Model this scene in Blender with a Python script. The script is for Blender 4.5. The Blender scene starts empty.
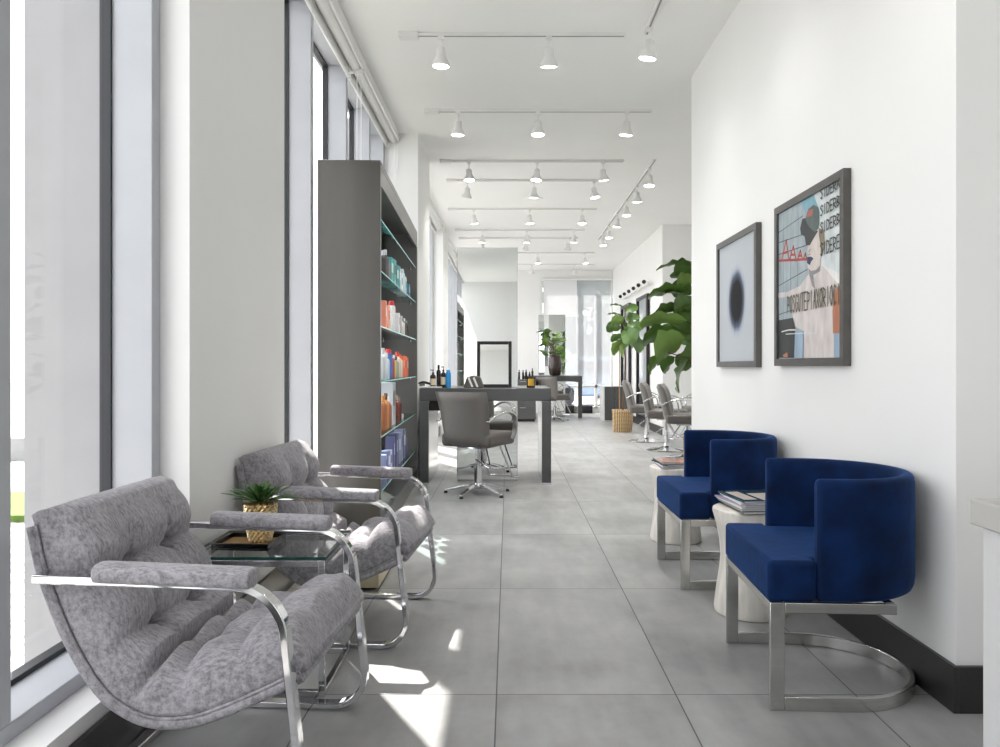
import bpy, bmesh, math, random
from mathutils import Vector, Matrix, noise as mnoise
PI = math.pi
D = bpy.data
SC = bpy.context.scene
COL = SC.collection
rnd = random.Random(11)

# ------------------------------------------------------------------ materials
def srgb(c):
    return tuple((v/12.92 if v <= .04045 else ((v+.055)/1.055)**2.4) for v in c) + (1.0,)

def nodes(name):
    m = D.materials.new(name); m.use_nodes = True
    nt = m.node_tree; nt.nodes.clear()
    out = nt.nodes.new('ShaderNodeOutputMaterial')
    return m, nt, out

def mat(name, col, rough=.5, metal=0, var=.06, scale=6, bump=0, bscale=60, sheen=0, coat=0, stretch=None, lin=False, detail=3, spec=.5):
    m, nt, out = nodes(name)
    L = nt.links.new
    b = nt.nodes.new('ShaderNodeBsdfPrincipled')
    c = col if lin else srgb(col)
    tc = nt.nodes.new('ShaderNodeTexCoord')
    mp = nt.nodes.new('ShaderNodeMapping')
    L(tc.outputs['Object'], mp.inputs[0])
    if stretch: mp.inputs['Scale'].default_value = stretch
    nz = nt.nodes.new('ShaderNodeTexNoise'); nz.inputs['Scale'].default_value = scale; nz.inputs['Detail'].default_value = detail
    L(mp.outputs[0], nz.inputs['Vector'])
    rp = nt.nodes.new('ShaderNodeValToRGB')
    rp.color_ramp.elements[0].position = .3; rp.color_ramp.elements[1].position = .7
    rp.color_ramp.elements[0].color = tuple(v*(1-var) for v in c[:3])+(1,)
    rp.color_ramp.elements[1].color = tuple(min(1, v*(1+var)) for v in c[:3])+(1,)
    L(nz.outputs['Fac'], rp.inputs[0]); L(rp.outputs[0], b.inputs['Base Color'])
    b.inputs['Roughness'].default_value = rough; b.inputs['Metallic'].default_value = metal
    b.inputs['Specular IOR Level'].default_value = spec
    if sheen:
        b.inputs['Sheen Weight'].default_value = sheen; b.inputs['Sheen Roughness'].default_value = .4; b.inputs['Sheen Tint'].default_value = (.1, .3, .9, 1)
    if coat: b.inputs['Coat Weight'].default_value = coat
    if bump:
        n2 = nt.nodes.new('ShaderNodeTexNoise'); n2.inputs['Scale'].default_value = bscale
        L(mp.outputs[0], n2.inputs['Vector'])
        bp = nt.nodes.new('ShaderNodeBump'); bp.inputs['Strength'].default_value = bump; bp.inputs['Distance'].default_value = .01
        L(n2.outputs['Fac'], bp.inputs['Height']); L(bp.outputs[0], b.inputs['Normal'])
    L(b.outputs[0], out.inputs[0])
    return m

def glass(name, tint=(1, 1, 1), refl=1.0, tw=1.0):
    m, nt, out = nodes(name); L = nt.links.new
    t = nt.nodes.new('ShaderNodeBsdfTransparent'); t.inputs[0].default_value = (*tint, 1)
    g = nt.nodes.new('ShaderNodeBsdfGlossy'); g.inputs['Roughness'].default_value = .02
    lw = nt.nodes.new('ShaderNodeLayerWeight'); lw.inputs[0].default_value = .5
    pw = nt.nodes.new('ShaderNodeMath'); pw.operation = 'POWER'; pw.inputs[1].default_value = 4.5; L(lw.outputs['Facing'], pw.inputs[0])
    f = nt.nodes.new('ShaderNodeMath'); f.operation = 'MULTIPLY_ADD'; f.inputs[1].default_value = .75; f.inputs[2].default_value = .035; L(pw.outputs[0], f.inputs[0])
    mu = nt.nodes.new('ShaderNodeMath'); mu.operation = 'MULTIPLY'; mu.inputs[1].default_value = refl
    mx = nt.nodes.new('ShaderNodeMixShader')
    L(f.outputs[0], mu.inputs[0]); L(mu.outputs[0], mx.inputs[0]); L(t.outputs[0], mx.inputs[1]); L(g.outputs[0], mx.inputs[2])
    L(mx.outputs[0], out.inputs[0])
    return m

def emis(name, col, s):
    m, nt, out = nodes(name)
    e = nt.nodes.new('ShaderNodeEmission'); e.inputs[0].default_value = (*col, 1); e.inputs[1].default_value = s
    nt.links.new(e.outputs[0], out.inputs[0]); return m

def screen_mat(name, col, opa):
    m, nt, out = nodes(name); L = nt.links.new
    t = nt.nodes.new('ShaderNodeBsdfTransparent')
    d = nt.nodes.new('ShaderNodeBsdfTranslucent'); d.inputs[0].default_value = (*col, 1)
    d2 = nt.nodes.new('ShaderNodeBsdfDiffuse'); d2.inputs[0].default_value = (*col, 1)
    a = nt.nodes.new('ShaderNodeMixShader'); a.inputs[0].default_value = .5
    L(d.outputs[0], a.inputs[1]); L(d2.outputs[0], a.inputs[2])
    mx = nt.nodes.new('ShaderNodeMixShader'); mx.inputs[0].default_value = opa
    L(t.outputs[0], mx.inputs[1]); L(a.outputs[0], mx.inputs[2]); L(mx.outputs[0], out.inputs[0])
    return m

def tile_mat():
    m, nt, out = nodes('porcelain_floor_tile'); L = nt.links.new
    N = nt.nodes.new
    b = N('ShaderNodeBsdfPrincipled'); tc = N('ShaderNodeTexCoord'); sp = N('ShaderNodeSeparateXYZ')
    L(tc.outputs['Object'], sp.inputs[0])
    def mth(op, a, v=None, c=None):
        n = N('ShaderNodeMath'); n.operation = op
        if isinstance(a, (int, float)): n.inputs[0].default_value = a
        else: L(a, n.inputs[0])
        if v is not None:
            if isinstance(v, (int, float)): n.inputs[1].default_value = v
            else: L(v, n.inputs[1])
        return n.outputs[0]
    def joint(o, off, pitch, w):
        q = mth('DIVIDE', mth('SUBTRACT', o, off), pitch)
        fr = mth('FRACT', q)
        d = mth('MINIMUM', fr, mth('SUBTRACT', 1.0, fr))
        return mth('LESS_THAN', mth('MULTIPLY', d, pitch), w), mth('FLOOR', q)
    jx, ix = joint(sp.outputs[0], -.04, .6, .0022)
    jy, iy = joint(sp.outputs[1], 2.525, 1.2, .0018)
    jm = mth('MAXIMUM', jx, jy)
    cid = N('ShaderNodeCombineXYZ'); L(ix, cid.inputs[0]); L(iy, cid.inputs[1])
    wn = N('ShaderNodeTexWhiteNoise'); wn.noise_dimensions = '3D'; L(cid.outputs[0], wn.inputs['Vector'])
    n1 = N('ShaderNodeTexNoise'); n1.inputs['Scale'].default_value = 2.2; n1.inputs['Detail'].default_value = 8; n1.inputs['Roughness'].default_value = .62
    ad = N('ShaderNodeVectorMath'); ad.operation = 'ADD'
    sc = N('ShaderNodeVectorMath'); sc.operation = 'SCALE'; sc.inputs['Scale'].default_value = 7
    L(wn.outputs['Color'], sc.inputs[0]); L(tc.outputs['Object'], ad.inputs[0]); L(sc.outputs[0], ad.inputs[1]); L(ad.outputs[0], n1.inputs['Vector'])
    n2 = N('ShaderNodeTexNoise'); n2.inputs['Scale'].default_value = 14; n2.inputs['Detail'].default_value = 5
    mp = N('ShaderNodeMapping'); mp.inputs['Scale'].default_value = (1, .25, 1); L(ad.outputs[0], mp.inputs[0]); L(mp.outputs[0], n2.inputs['Vector'])
    s = mth('ADD', mth('MULTIPLY', n1.outputs['Fac'], .7), mth('MULTIPLY', n2.outputs['Fac'], .3))
    s = mth('ADD', s, mth('MULTIPLY', mth('SUBTRACT', wn.outputs['Value'], .5), .06))
    rp = N('ShaderNodeValToRGB'); e = rp.color_ramp.elements
    e[0].position = .36; e[0].color = (.235, .235, .233, 1); e[1].position = .66; e[1].color = (.385, .385, .382, 1)
    L(s, rp.inputs[0])
    mx = N('ShaderNodeMixRGB'); L(jm, mx.inputs[0]); L(rp.outputs[0], mx.inputs[1]); mx.inputs[2].default_value = (.045, .045, .047, 1)
    L(mx.outputs[0], b.inputs['Base Color'])
    rr = N('ShaderNodeMapRange'); L(n1.outputs['Fac'], rr.inputs[0]); rr.inputs[3].default_value = .3; rr.inputs[4].default_value = .48
    L(rr.outputs[0], b.inputs['Roughness'])
    bp = N('ShaderNodeBump'); bp.inputs['Strength'].default_value = .3; bp.inputs['Distance'].default_value = .002; bp.invert = True
    L(jm, bp.inputs['Height']); L(bp.outputs[0], b.inputs['Normal'])
    L(b.outputs[0], out.inputs[0])
    return m

def paver_mat():
    m, nt, out = nodes('outdoor_brick_paving'); L = nt.links.new
    b = nt.nodes.new('ShaderNodeBsdfPrincipled'); tc = nt.nodes.new('ShaderNodeTexCoord')
    br = nt.nodes.new('ShaderNodeTexBrick'); br.inputs['Scale'].default_value = 1
    br.inputs['Color1'].default_value = (.36, .355, .35, 1); br.inputs['Color2'].default_value = (.30, .295, .29, 1); br.inputs['Mortar'].default_value = (.09, .09, .09, 1)
    br.inputs['Brick Width'].default_value = .4; br.inputs['Row Height'].default_value = .2; br.inputs['Mortar Size'].default_value = .014
    L(tc.outputs['Object'], br.inputs['Vector']); L(br.outputs[0], b.inputs['Base Color']); b.inputs['Roughness'].default_value = .8
    L(b.outputs[0], out.inputs[0]); return m

def chenille(name, lo, hi, sheen=.35):
    m, nt, out = nodes(name); L = nt.links.new; N = nt.nodes.new
    b = N('ShaderNodeBsdfPrincipled'); tc = N('ShaderNodeTexCoord')
    n1 = N('ShaderNodeTexNoise'); n1.inputs['Scale'].default_value = 95; n1.inputs['Detail'].default_value = 6; n1.inputs['Roughness'].default_value = .75
    mp = N('ShaderNodeMapping'); mp.inputs['Scale'].default_value = (.6, 2.0, .6)
    L(tc.outputs['Object'], mp.inputs[0]); L(mp.outputs[0], n1.inputs['Vector'])
    n2 = N('ShaderNodeTexNoise'); n2.inputs['Scale'].default_value = 16; n2.inputs['Detail'].default_value = 3; L(tc.outputs['Object'], n2.inputs['Vector'])
    a = N('ShaderNodeMath'); a.operation = 'MULTIPLY_ADD'; a.inputs[1].default_value = .82
    m2 = N('ShaderNodeMath'); m2.operation = 'MULTIPLY'; m2.inputs[1].default_value = .18
    L(n2.outputs['Fac'], m2.inputs[0]); L(n1.outputs['Fac'], a.inputs[0]); L(m2.outputs[0], a.inputs[2])
    rp = N('ShaderNodeValToRGB'); e = rp.color_ramp.elements
    e[0].position = .4; e[0].color = srgb(lo); e[1].position = .58; e[1].color = srgb(hi)
    L(a.outputs[0], rp.inputs[0]); L(rp.outputs[0], b.inputs['Base Color'])
    b.inputs['Roughness'].default_value = .85; b.inputs['Sheen Weight'].default_value = sheen; b.inputs['Sheen Roughness'].default_value = .35
    b.inputs['Specular IOR Level'].default_value = .2
    bp = N('ShaderNodeBump'); bp.inputs['Strength'].default_value = .35; bp.inputs['Distance'].default_value = .004
    n3 = N('ShaderNodeTexNoise'); n3.inputs['Scale'].default_value = 160; L(tc.outputs['Object'], n3.inputs['Vector'])
    L(n3.outputs['Fac'], bp.inputs['Height']); L(bp.outputs[0], b.inputs['Normal'])
    L(b.outputs[0], out.inputs[0]); return m

def blackspot_mat():
    m, nt, out = nodes('abstract_print_black_oval'); L = nt.links.new; N = nt.nodes.new
    b = N('ShaderNodeBsdfPrincipled'); tc = N('ShaderNodeTexCoord'); mp = N('ShaderNodeMapping')
    L(tc.outputs['Object'], mp.inputs[0])
    mp.inputs['Location'].default_value = (0, 0, 0); mp.inputs['Scale'].default_value = (0, 1/.135, 1/.155)
    ln = N('ShaderNodeVectorMath'); ln.operation = 'LENGTH'; L(mp.outputs[0], ln.inputs[0])
    nz = N('ShaderNodeTexNoise'); nz.inputs['Scale'].default_value = 5; nz.inputs['Detail'].default_value = 4
    m3 = N('ShaderNodeMapping'); m3.inputs['Scale'].default_value = (1, 6, .6); L(tc.outputs['Object'], m3.inputs[0]); L(m3.outputs[0], nz.inputs['Vector'])
    a = N('ShaderNodeMath'); a.operation = 'MULTIPLY_ADD'; a.inputs[1].default_value = .22; L(nz.outputs['Fac'], a.inputs[0]); L(ln.outputs['Value'], a.inputs[2])
    rp = N('ShaderNodeValToRGB'); cr = rp.color_ramp
    cr.elements[0].position = 0; cr.elements[0].color = srgb((.04, .04, .05)); cr.elements[1].position = 1.0; cr.elements[1].color = srgb((.72, .74, .76))
    e = cr.elements.new(.55); e.color = srgb((.07, .07, .09)); e = cr.elements.new(.72); e.color = srgb((.33, .36, .43)); e = cr.elements.new(.86); e.color = srgb((.66, .69, .74))
    mr = N('ShaderNodeMath'); mr.operation = 'MULTIPLY'; mr.inputs[1].default_value = .62; L(a.outputs[0], mr.inputs[0])
    L(mr.outputs[0], rp.inputs[0]); L(rp.outputs[0], b.inputs['Base Color']); b.inputs['Roughness'].default_value = .6; b.inputs['Specular IOR Level'].default_value = .15
    L(b.outputs[0], out.inputs[0]); return m

def hexpot_mat():
    m, nt, out = nodes('gold_hammered_pot'); L = nt.links.new; N = nt.nodes.new
    b = N('ShaderNodeBsdfPrincipled'); b.inputs['Base Color'].default_value = srgb((.84, .76, .60)); b.inputs['Metallic'].default_value = 1; b.inputs['Roughness'].default_value = .3
    L(b.outputs[0], out.inputs[0]); return m

def basket_mat():
    m, nt, out = nodes('woven_seagrass'); L = nt.links.new; N = nt.nodes.new
    b = N('ShaderNodeBsdfPrincipled'); tc = N('ShaderNodeTexCoord')
    w = N('ShaderNodeTexWave'); w.bands_direction = 'X'; w.inputs['Scale'].default_value = 9; w.inputs['Distortion'].default_value = 1.5
    L(tc.outputs['Object'], w.inputs['Vector'])
    w2 = N('ShaderNodeTexWave'); w2.bands_direction = 'Z'; w2.inputs['Scale'].default_value = 14; L(tc.outputs['Object'], w2.inputs['Vector'])
    mx = N('ShaderNodeMath'); mx.operation = 'MULTIPLY'; L(w.outputs['Fac'], mx.inputs[0]); L(w2.outputs['Fac'], mx.inputs[1])
    rp = N('ShaderNodeValToRGB'); rp.color_ramp.elements[0].color = srgb((.45, .34, .22)); rp.color_ramp.elements[1].color = srgb((.82, .72, .55)); rp.color_ramp.elements[1].position = .6
    L(mx.outputs[0], rp.inputs[0]); L(rp.outputs[0], b.inputs['Base Color']); b.inputs['Roughness'].default_value = .8
    L(b.outputs[0], out.inputs[0]); return m

M = {}
M['wall'] = mat('white_wall_paint', (.93, .93, .925), .55, var=.012, scale=2)
M['ceiling'] = mat('white_ceiling_paint', (.94, .94, .93), .8, var=.01, scale=2)
M['floor'] = tile_mat()
M['black_base'] = mat('black_baseboard', (.17, .165, .165), .35, var=.08)
M['alu'] = mat('grey_anodised_aluminium', (.70, .71, .73), .5, metal=0, var=.03)
M['gasket'] = mat('dark_window_gasket', (.12, .13, .15), .5)
M['winglass'] = glass('clear_window_glass', (.98, .98, .98), .6)
M['exterior_white'] = mat('pale_exterior_cladding', (.60, .60, .605), .8, var=.03)
M['chrome'] = mat('polished_chrome', (.86, .86, .87), .07, metal=1, var=.01)
M['steel'] = mat('brushed_steel', (.80, .80, .79), .2, metal=1, var=.05, scale=10, stretch=(1, 1, 12))
M['chen'] = chenille('grey_chenille', (.47, .46, .475), (.645, .635, .655), .25)
M['chen_dark'] = mat('tuft_button_fabric', (.45, .43, .45), .9)
M['blue'] = mat('royal_blue_velvet', (.02, .115, .26), .8, var=.5, scale=9, detail=6, sheen=.3, bump=.12, bscale=30, spec=.15)
M['charcoal_metal'] = mat('brushed_charcoal_metal', (.40, .395, .385), .3, metal=.75, var=.06, scale=3, stretch=(3, 3, .4))
M['charcoal_in'] = mat('charcoal_lacquer', (.36, .355, .35), .22, metal=.7, var=.05)
M['table_gray'] = mat('dark_grey_desk_lacquer', (.335, .34, .34), .28, metal=.35, var=.05)
M['tglass'] = glass('table_glass', (.95, .975, .965), .9)
M['gedge'] = mat('glass_green_edge', (.13, .30, .27), .15, var=.1)
M['shelfglass'] = glass('shelf_glass', (.93, .965, .96), .9)
M['tealedge'] = mat('shelf_glass_teal_edge', (.55, .84, .82), .2, var=.05)
M['mirror'] = mat('mirror_silver', (.93, .94, .935), .012, metal=1, var=.002)
M['vinyl'] = mat('taupe_grey_vinyl', (.44, .425, .41), .33, var=.03)
M['vinyl_dark'] = mat('dark_taupe_vinyl', (.36, .34, .325), .38, var=.03)
M['lampwhite'] = mat('white_lamp_enamel', (.9, .9, .89), .4, var=.01)
M['railgray'] = mat('track_channel_grey', (.55, .55, .55), .4)
M['bulb'] = emis('glowing_lamp_face', (1, .96, .9), 14)
M['leaf'] = mat('fiddle_leaf_green', (.31, .44, .19), .36, var=.35, scale=3, coat=.2)
M['leaf2'] = mat('fiddle_leaf_light_green', (.46, .58, .28), .4, var=.2, scale=4)
M['bark'] = mat('brown_bark', (.36, .28, .2), .8, var=.2, scale=30)
M['succ'] = mat('succulent_green', (.24, .38, .17), .4, var=.3, scale=20)
M['gold'] = hexpot_mat()
M['blacklac'] = mat('black_lacquer', (.05, .05, .05), .2)
M['wood'] = mat('tan_wood', (.62, .48, .30), .4, var=.12, scale=8, stretch=(1, 8, 1))
M['frame'] = mat('dark_pewter_picture_frame', (.36, .35, .34), .35, metal=.5, var=.08, scale=20)
M['frame_black'] = mat('black_frame', (.08, .08, .08), .4)
M['spot'] = blackspot_mat()
M['stool'] = mat('whitewashed_ceramic', (.85, .83, .80), .45, var=.16, scale=5, stretch=(6, 6, .7), detail=5)
M['paper'] = mat('magazine_pages', (.86, .86, .85), .6, var=.05, scale=1, stretch=(1, 1, 400))
M['basket'] = basket_mat()
M['cream'] = mat('cream_lacquer', (.80, .76, .64), .35, var=.04)
M['counter_top'] = mat('pale_stone_counter', (.68, .675, .66), .35, var=.04, scale=9)
M['counter_body'] = mat('white_counter_panel', (.76, .76, .76), .4, var=.02)
M['paving'] = paver_mat()
M['grass'] = mat('lawn_green', (.36, .48, .16), .9, var=.3, scale=12, bump=.5, bscale=40)
M['asphalt'] = mat('pale_street', (.6, .6, .6), .9, var=.05)
M['screen'] = screen_mat('white_mesh_roller_screen', (.46, .47, .49), .58)
M['screen2'] = screen_mat('white_roller_cloth', (.92, .92, .92), .92)
M['treegreen'] = mat('street_tree_green', (.38, .46, .36), .8, var=.35, scale=3)
M['carblue'] = mat('blue_car_paint', (.50, .57, .66), .25)
M['cardark'] = mat('car_glass_dark', (.12, .14, .17), .1)
M['silver_arm'] = mat('satin_silver_armrest', (.78, .78, .78), .2, metal=1, var=.02)

_cols = {}
def cm(r, g, b, rough=.4, metal=0):
    k = (round(r, 2), round(g, 2), round(b, 2), rough, metal)
    if k not in _cols: _cols[k] = mat('colour_%d_%d_%d' % (r*100, g*100, b*100), (r, g, b), rough, metal=metal, var=.03)
    return _cols[k]

# ------------------------------------------------------------------ mesh helpers
def link(o): COL.objects.link(o); return o

def tag(o, label=None, cat=None, group=None, kind=None):
    if label: o['label'] = label
    if cat: o['category'] = cat
    if group: o['group'] = group
    if kind: o['kind'] = kind
    return o

def thing(name, label, cat, loc=(0, 0, 0), rz=0, group=None):
    o = D.objects.new(name, None); link(o); o.empty_display_size = .1
    o.location = loc; o.rotation_euler = (0, 0, rz)
    return tag(o, label, cat, group)

def obj(name, bm, mats, parent=None, bevel=0, seg=2, smooth=None, label=None, ang=35, recalc=True):
    me = D.meshes.new(name)
    if recalc: bmesh.ops.recalc_face_normals(bm, faces=bm.faces[:])
    bm.to_mesh(me); bm.free()
    if not isinstance(mats, (list, tuple)): mats = [mats]
    for m in mats: me.materials.append(m)
    o = D.objects.new(name, me); link(o)
    if smooth or (smooth is None and bevel):
        for p in me.polygons: p.use_smooth = True
        if smooth != 'all':
            me.set_sharp_from_angle(angle=math.radians(ang))
    if bevel:
        b = o.modifiers.new('Bevel', 'BEVEL'); b.width = bevel; b.segments = seg; b.limit_method = 'ANGLE'; b.angle_limit = math.radians(38); b.harden_normals = False
        if smooth != 'all':
            pass
    if parent: o.parent = parent
    if label: o['label'] = label
    return o

def NB(): return bmesh.new()

def box(bm, x0, x1, y0, y1, z0, z1, mi=0):
    vs = [bm.verts.new((x, y, z)) for x in (x0, x1) for y in (y0, y1) for z in (z0, z1)]
    F = [(0, 1, 3, 2), (4, 6, 7, 5), (0, 4, 5, 1), (2, 3, 7, 6), (0, 2, 6, 4), (1, 5, 7, 3)]
    fs = []
    for f in F:
        fc = bm.faces.new([vs[i] for i in f]); fc.material_index = mi; fs.append(fc)
    return fs

def lathe(bm, prof, c=(0, 0, 0), n=32, mi=0, cap=True):
    rings = []
    for r, z in prof:
        rings.append([bm.verts.new((c[0]+r*math.cos(2*PI*k/n), c[1]+r*math.sin(2*PI*k/n), c[2]+z)) for k in range(n)])
    for a, b in zip(rings, rings[1:]):
        for k in range(n):
            f = bm.faces.new((a[k], a[(k+1) % n], b[(k+1) % n], b[k])); f.material_index = mi; f.smooth = True
    if cap:
        for r in (rings[0], rings[-1]):
            f = bm.faces.new(r); f.material_index = mi
    return rings

def sweep(bm, pts, prof, binormal=None, mi=0, closed=False, scales=None):
    """prof: list of (a,b): a along in-plane normal, b along binormal"""
    pts = [Vector(p) for p in pts]; n = len(pts); rings = []
    nrm = None
    for i, p in enumerate(pts):
        if closed: t = (pts[(i+1) % n]-pts[i-1]).normalized()
        else: t = (pts[min(i+1, n-1)]-pts[max(i-1, 0)]).normalized()
        if binormal is not None:
            bn = Vector(binormal).normalized(); a = bn.cross(t).normalized()
        else:
            if nrm is None:
                u = Vector((0, 0, 1)) if abs(t.z) < .9 else Vector((1, 0, 0))
                nrm = (u-t*u.dot(t)).normalized()
            else: nrm = (nrm-t*nrm.dot(t)).normalized()
            a = nrm; bn = t.cross(a)
        s = scales[i] if scales else 1
        # mitre correction
        k = 1
        if 0 < i < n-1 or closed:
            t0 = (pts[i]-pts[i-1]).normalized(); c = max(.5, t0.dot(t)); k = 1/c
        rings.append([bm.verts.new(p+a*q[0]*s*(k if binormal is not None else 1)+bn*q[1]*s) for q in prof])
    m = len(prof); rng = range(n if closed else n-1)
    for i in rng:
        A, B = rings[i], rings[(i+1) % n]
        for k in range(m):
            f = bm.faces.new((A[k], A[(k+1) % m], B[(k+1) % m], B[k])); f.material_index = mi
    if not closed:
        bm.faces.new(rings[0]).material_index = mi; bm.faces.new(rings[-1]).material_index = mi

def rect(t, w): return [(-t/2, -w/2), (t/2, -w/2), (t/2, w/2), (-t/2, w/2)]
def circ(r, n=10): return [(r*math.cos(2*PI*k/n), r*math.sin(2*PI*k/n)) for k in range(n)]

def fillet(pts, rads, n=8):
    """round the corners of an open polyline"""
    P = [Vector(p) for p in pts]; out = [P[0]]
    for i in range(1, len(P)-1):
        r = rads[i-1] if isinstance(rads, (list, tuple)) else rads
        if r <= 0: out.append(P[i]); continue
        a = (P[i-1]-P[i]).normalized(); b = (P[i+1]-P[i]).normalized()
        th = a.angle(b)/2; d = r/math.tan(th)
        c = P[i]+(a+b).normalized()*(r/math.sin(th))
        s = P[i]+a*d-c; e = P[i]+b*d-c
        tot = s.angle(e)
        for k in range(n+1):
            f = k/n
            v = s*(math.sin((1-f)*tot)/math.sin(tot))+e*(math.sin(f*tot)/math.sin(tot))
            out.append(c+v)
    out.append(P[-1]); return out

def tube(bm, pts, r, n=10, mi=0, scales=None): sweep(bm, pts, circ(r, n), mi=mi, scales=scales)

def extrude_poly(bm, poly, z0, z1, mi=0):
    a = [bm.verts.new((x, y, z0)) for x, y in poly]; b = [bm.verts.new((x, y, z1)) for x, y in poly]
    n = len(poly)
    bm.faces.new(a).material_index = mi; bm.faces.new(b).material_index = mi
    for k in range(n): bm.faces.new((a[k], a[(k+1) % n], b[(k+1) % n], b[k])).material_index = mi

def struct(name, bm, m, bevel=0, **k):
    return tag(obj(name, bm, m, None, bevel, **k), kind='structure')

def copy_tree(o, parent=None):
    c = o.copy(); COL.objects.link(c)
    if parent is not None: c.parent = parent
    for ch in [q for q in list(D.objects) if q.parent == o]:
        copy_tree(ch, c)
    return c

# =================================================================== ROOM SHELL
CH = 3.35      # ceiling height
bm = NB(); box(bm, -1.42, 4.0, -5.8, 17.9, -.12, 0); struct('floor', bm, M['floor'])
bm = NB(); box(bm, -1.42, 4.0, -5.8, 17.9, CH, CH+.15); struct('ceiling', bm, M['ceiling'])
# right wall projecting block (pictures hang on it)
bm = NB(); box(bm, 1.425, 4.0, 2.40, 5.87, 0, CH); struct('wall_right', bm, M['wall'])
# right side further on
bm = NB(); box(bm, 3.6, 4.0, 5.87, 12.0, 0, CH); struct('wall_recess', bm, M['wall'])
bm = NB(); box(bm, 2.45, 4.0, 12.0, 17.7, 0, CH); struct('wall_right_far', bm, M['wall'])
bm = NB(); box(bm, 3.8, 4.0, -5.8, 2.40, 0, CH); struct('wall_reception', bm, M['wall'])
# baseboards
bm = NB(); box(bm, 1.408, 1.425, 2.383, 5.887, 0, .148); box(bm, 1.425, 3.8, 2.383, 2.40, 0, .148); struct('baseboard_right', bm, M['black_base'], .002)
bm = NB(); box(bm, 2.436, 2.45, 12.0, 17.7, 0, .13); struct('baseboard_right_far', bm, M['black_base'])

# left side piers and glazing ------------------------------------------------
piers = [(2.60, 3.70, -1.10), (7.30, 8.35, -.875), (12.0, 13.0, -1.04)]
bm = NB()
for y0, y1, xf in piers:
    box(bm, -1.37, xf, y0, y1, 0, CH)
struct('wall_left', bm, M['wall'])
bm = NB()
for y0, y1, xf in piers:
    box(bm, -1.67, -1.372, y0, y1, -.05, CH+.15)
struct('wall_exterior', bm, M['exterior_white'])
bm = NB()
box(bm, -1.45, -1.10, -5.8, 2.60, 0, .195); box(bm, -1.45, -1.10, 3.70, 7.30, 0, .195)
box(bm, -1.45, -1.10, 8.35, 12.0, 0, .195); box(bm, -1.45, -1.10, 13.0, 17.7, 0, .195)
struct('trim_1', bm, M['wall'])
bm = NB(); box(bm, -1.10, -1.083, -5.8, 7.30, 0, .15); box(bm, -1.10, -1.083, 8.35, 12.0, 0, .15)
struct('baseboard_left', bm, M['black_base'], .002)

def glazing(n, y0, y1, mulls, w=.06):
    root = D.objects.new('window_%d' % n, None); link(root); tag(root, kind='structure')
    bm = NB()
    box(bm, -1.36, -1.20, y0, y1, .195, .24)
    box(bm, -1.40, -1.20, y0, y1, CH-.03, CH-.001)
    for y in mulls:
        box(bm, -1.37, -1.20, y-w/2, y+w/2, .24, CH-.03)
    tag(obj('window_frame', bm, M['alu'], root, .003), kind='structure')
    bm = NB()
    ys = sorted(mulls)
    for y in ys:
        for s in (-1, 1):
            box(bm, -1.372, -1.335, y+s*(w/2+.002)-.009, y+s*(w/2+.002)+.009, .24, CH-.03)
    box(bm, -1.372, -1.335, y0, y1, .24, .256); box(bm, -1.372, -1.335, y0, y1, CH-.046, CH-.03)
    tag(obj('window_gasket', bm, M['gasket'], root), kind='structure')
    bm = NB()
    edges = [y0]+ys+[y1]
    for a, b in zip(edges, edges[1:]):
        if b-a > .1: box(bm, -1.356, -1.350, a+.01, b-.01, .25, CH-.04)
    tag(obj('window_glass', bm, M['winglass'], root), kind='structure')
    return root
glazing(1, -5.8, 2.60, [2.57, 1.79, .85, -.1, -1.05, -2.0, -2.95, -3.9, -4.85])
glazing(2, 3.70, 7.30, [3.74, 4.61, 5.60, 6.53, 7.27])
glazing(3, 8.35, 12.0, [8.38, 9.28, 10.2, 11.1, 11.97])
glazing(4, 13.0, 17.7, [13.03, 13.97, 14.9, 15.8, 16.75, 17.67])

# back (street) wall far away
bm = NB()
YB = 17.7
box(bm, -1.45, .74, YB, YB+.2, 0, CH); box(bm, .74, 2.5, YB, YB+.2, 0, .10); box(bm, .74, 2.5, YB, YB+.2, 3.15, CH)
struct('wall_back', bm, M['wall'])
root = D.objects.new('window_5', None); link(root); tag(root, kind='structure')
bm = NB()
box(bm, .74, .80, YB, YB+.12, .101, 3.149); box(bm, 2.40, 2.449, YB, YB+.12, .101, 3.149)
for x in (1.63, 2.06): box(bm, x-.03, x+.03, YB, YB+.12, .101, 3.149)
box(bm, .74, 2.449, YB, YB+.12, .59, .65); box(bm, .74, 2.449, YB, YB+.12, .101, .15); box(bm, .74, 2.449, YB-.01, YB+.12, 3.11, 3.149)
tag(obj('window_frame', bm, M['lampwhite'], root, .003), kind='structure')
bm = NB(); box(bm, .8, 2.40, YB+.06, YB+.066, .15, 3.11); tag(obj('window_glass', bm, M['winglass'], root), kind='structure')
# wall behind the camera, with a wide shop window
bm = NB()
box(bm, -1.45, .7, -6.0, -5.8, 0, CH); box(bm, 3.2, 4.0, -6.0, -5.8, 0, CH); box(bm, .7, 3.2, -6.0, -5.8, 0, .3); box(bm, .7, 3.2, -6.0, -5.8, 3.0, CH)
struct('wall_entrance', bm, M['wall'])
root = D.objects.new('window_6', None); link(root); tag(root, kind='structure')
bm = NB()
for x in (.7, 1.5, 2.3, 3.14): box(bm, x, x+.06, -5.96, -5.82, .3, 3.0)
box(bm, .7, 3.2, -5.96, -5.82, .3, .36); box(bm, .7, 3.2, -5.96, -5.82, 2.94, 3.0)
tag(obj('window_frame', bm, M['alu'], root), kind='structure')
bm = NB(); box(bm, .76, 3.14, -5.9, -5.894, .36, 2.94); tag(obj('window_glass', bm, M['winglass'], root), kind='structure')

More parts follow.
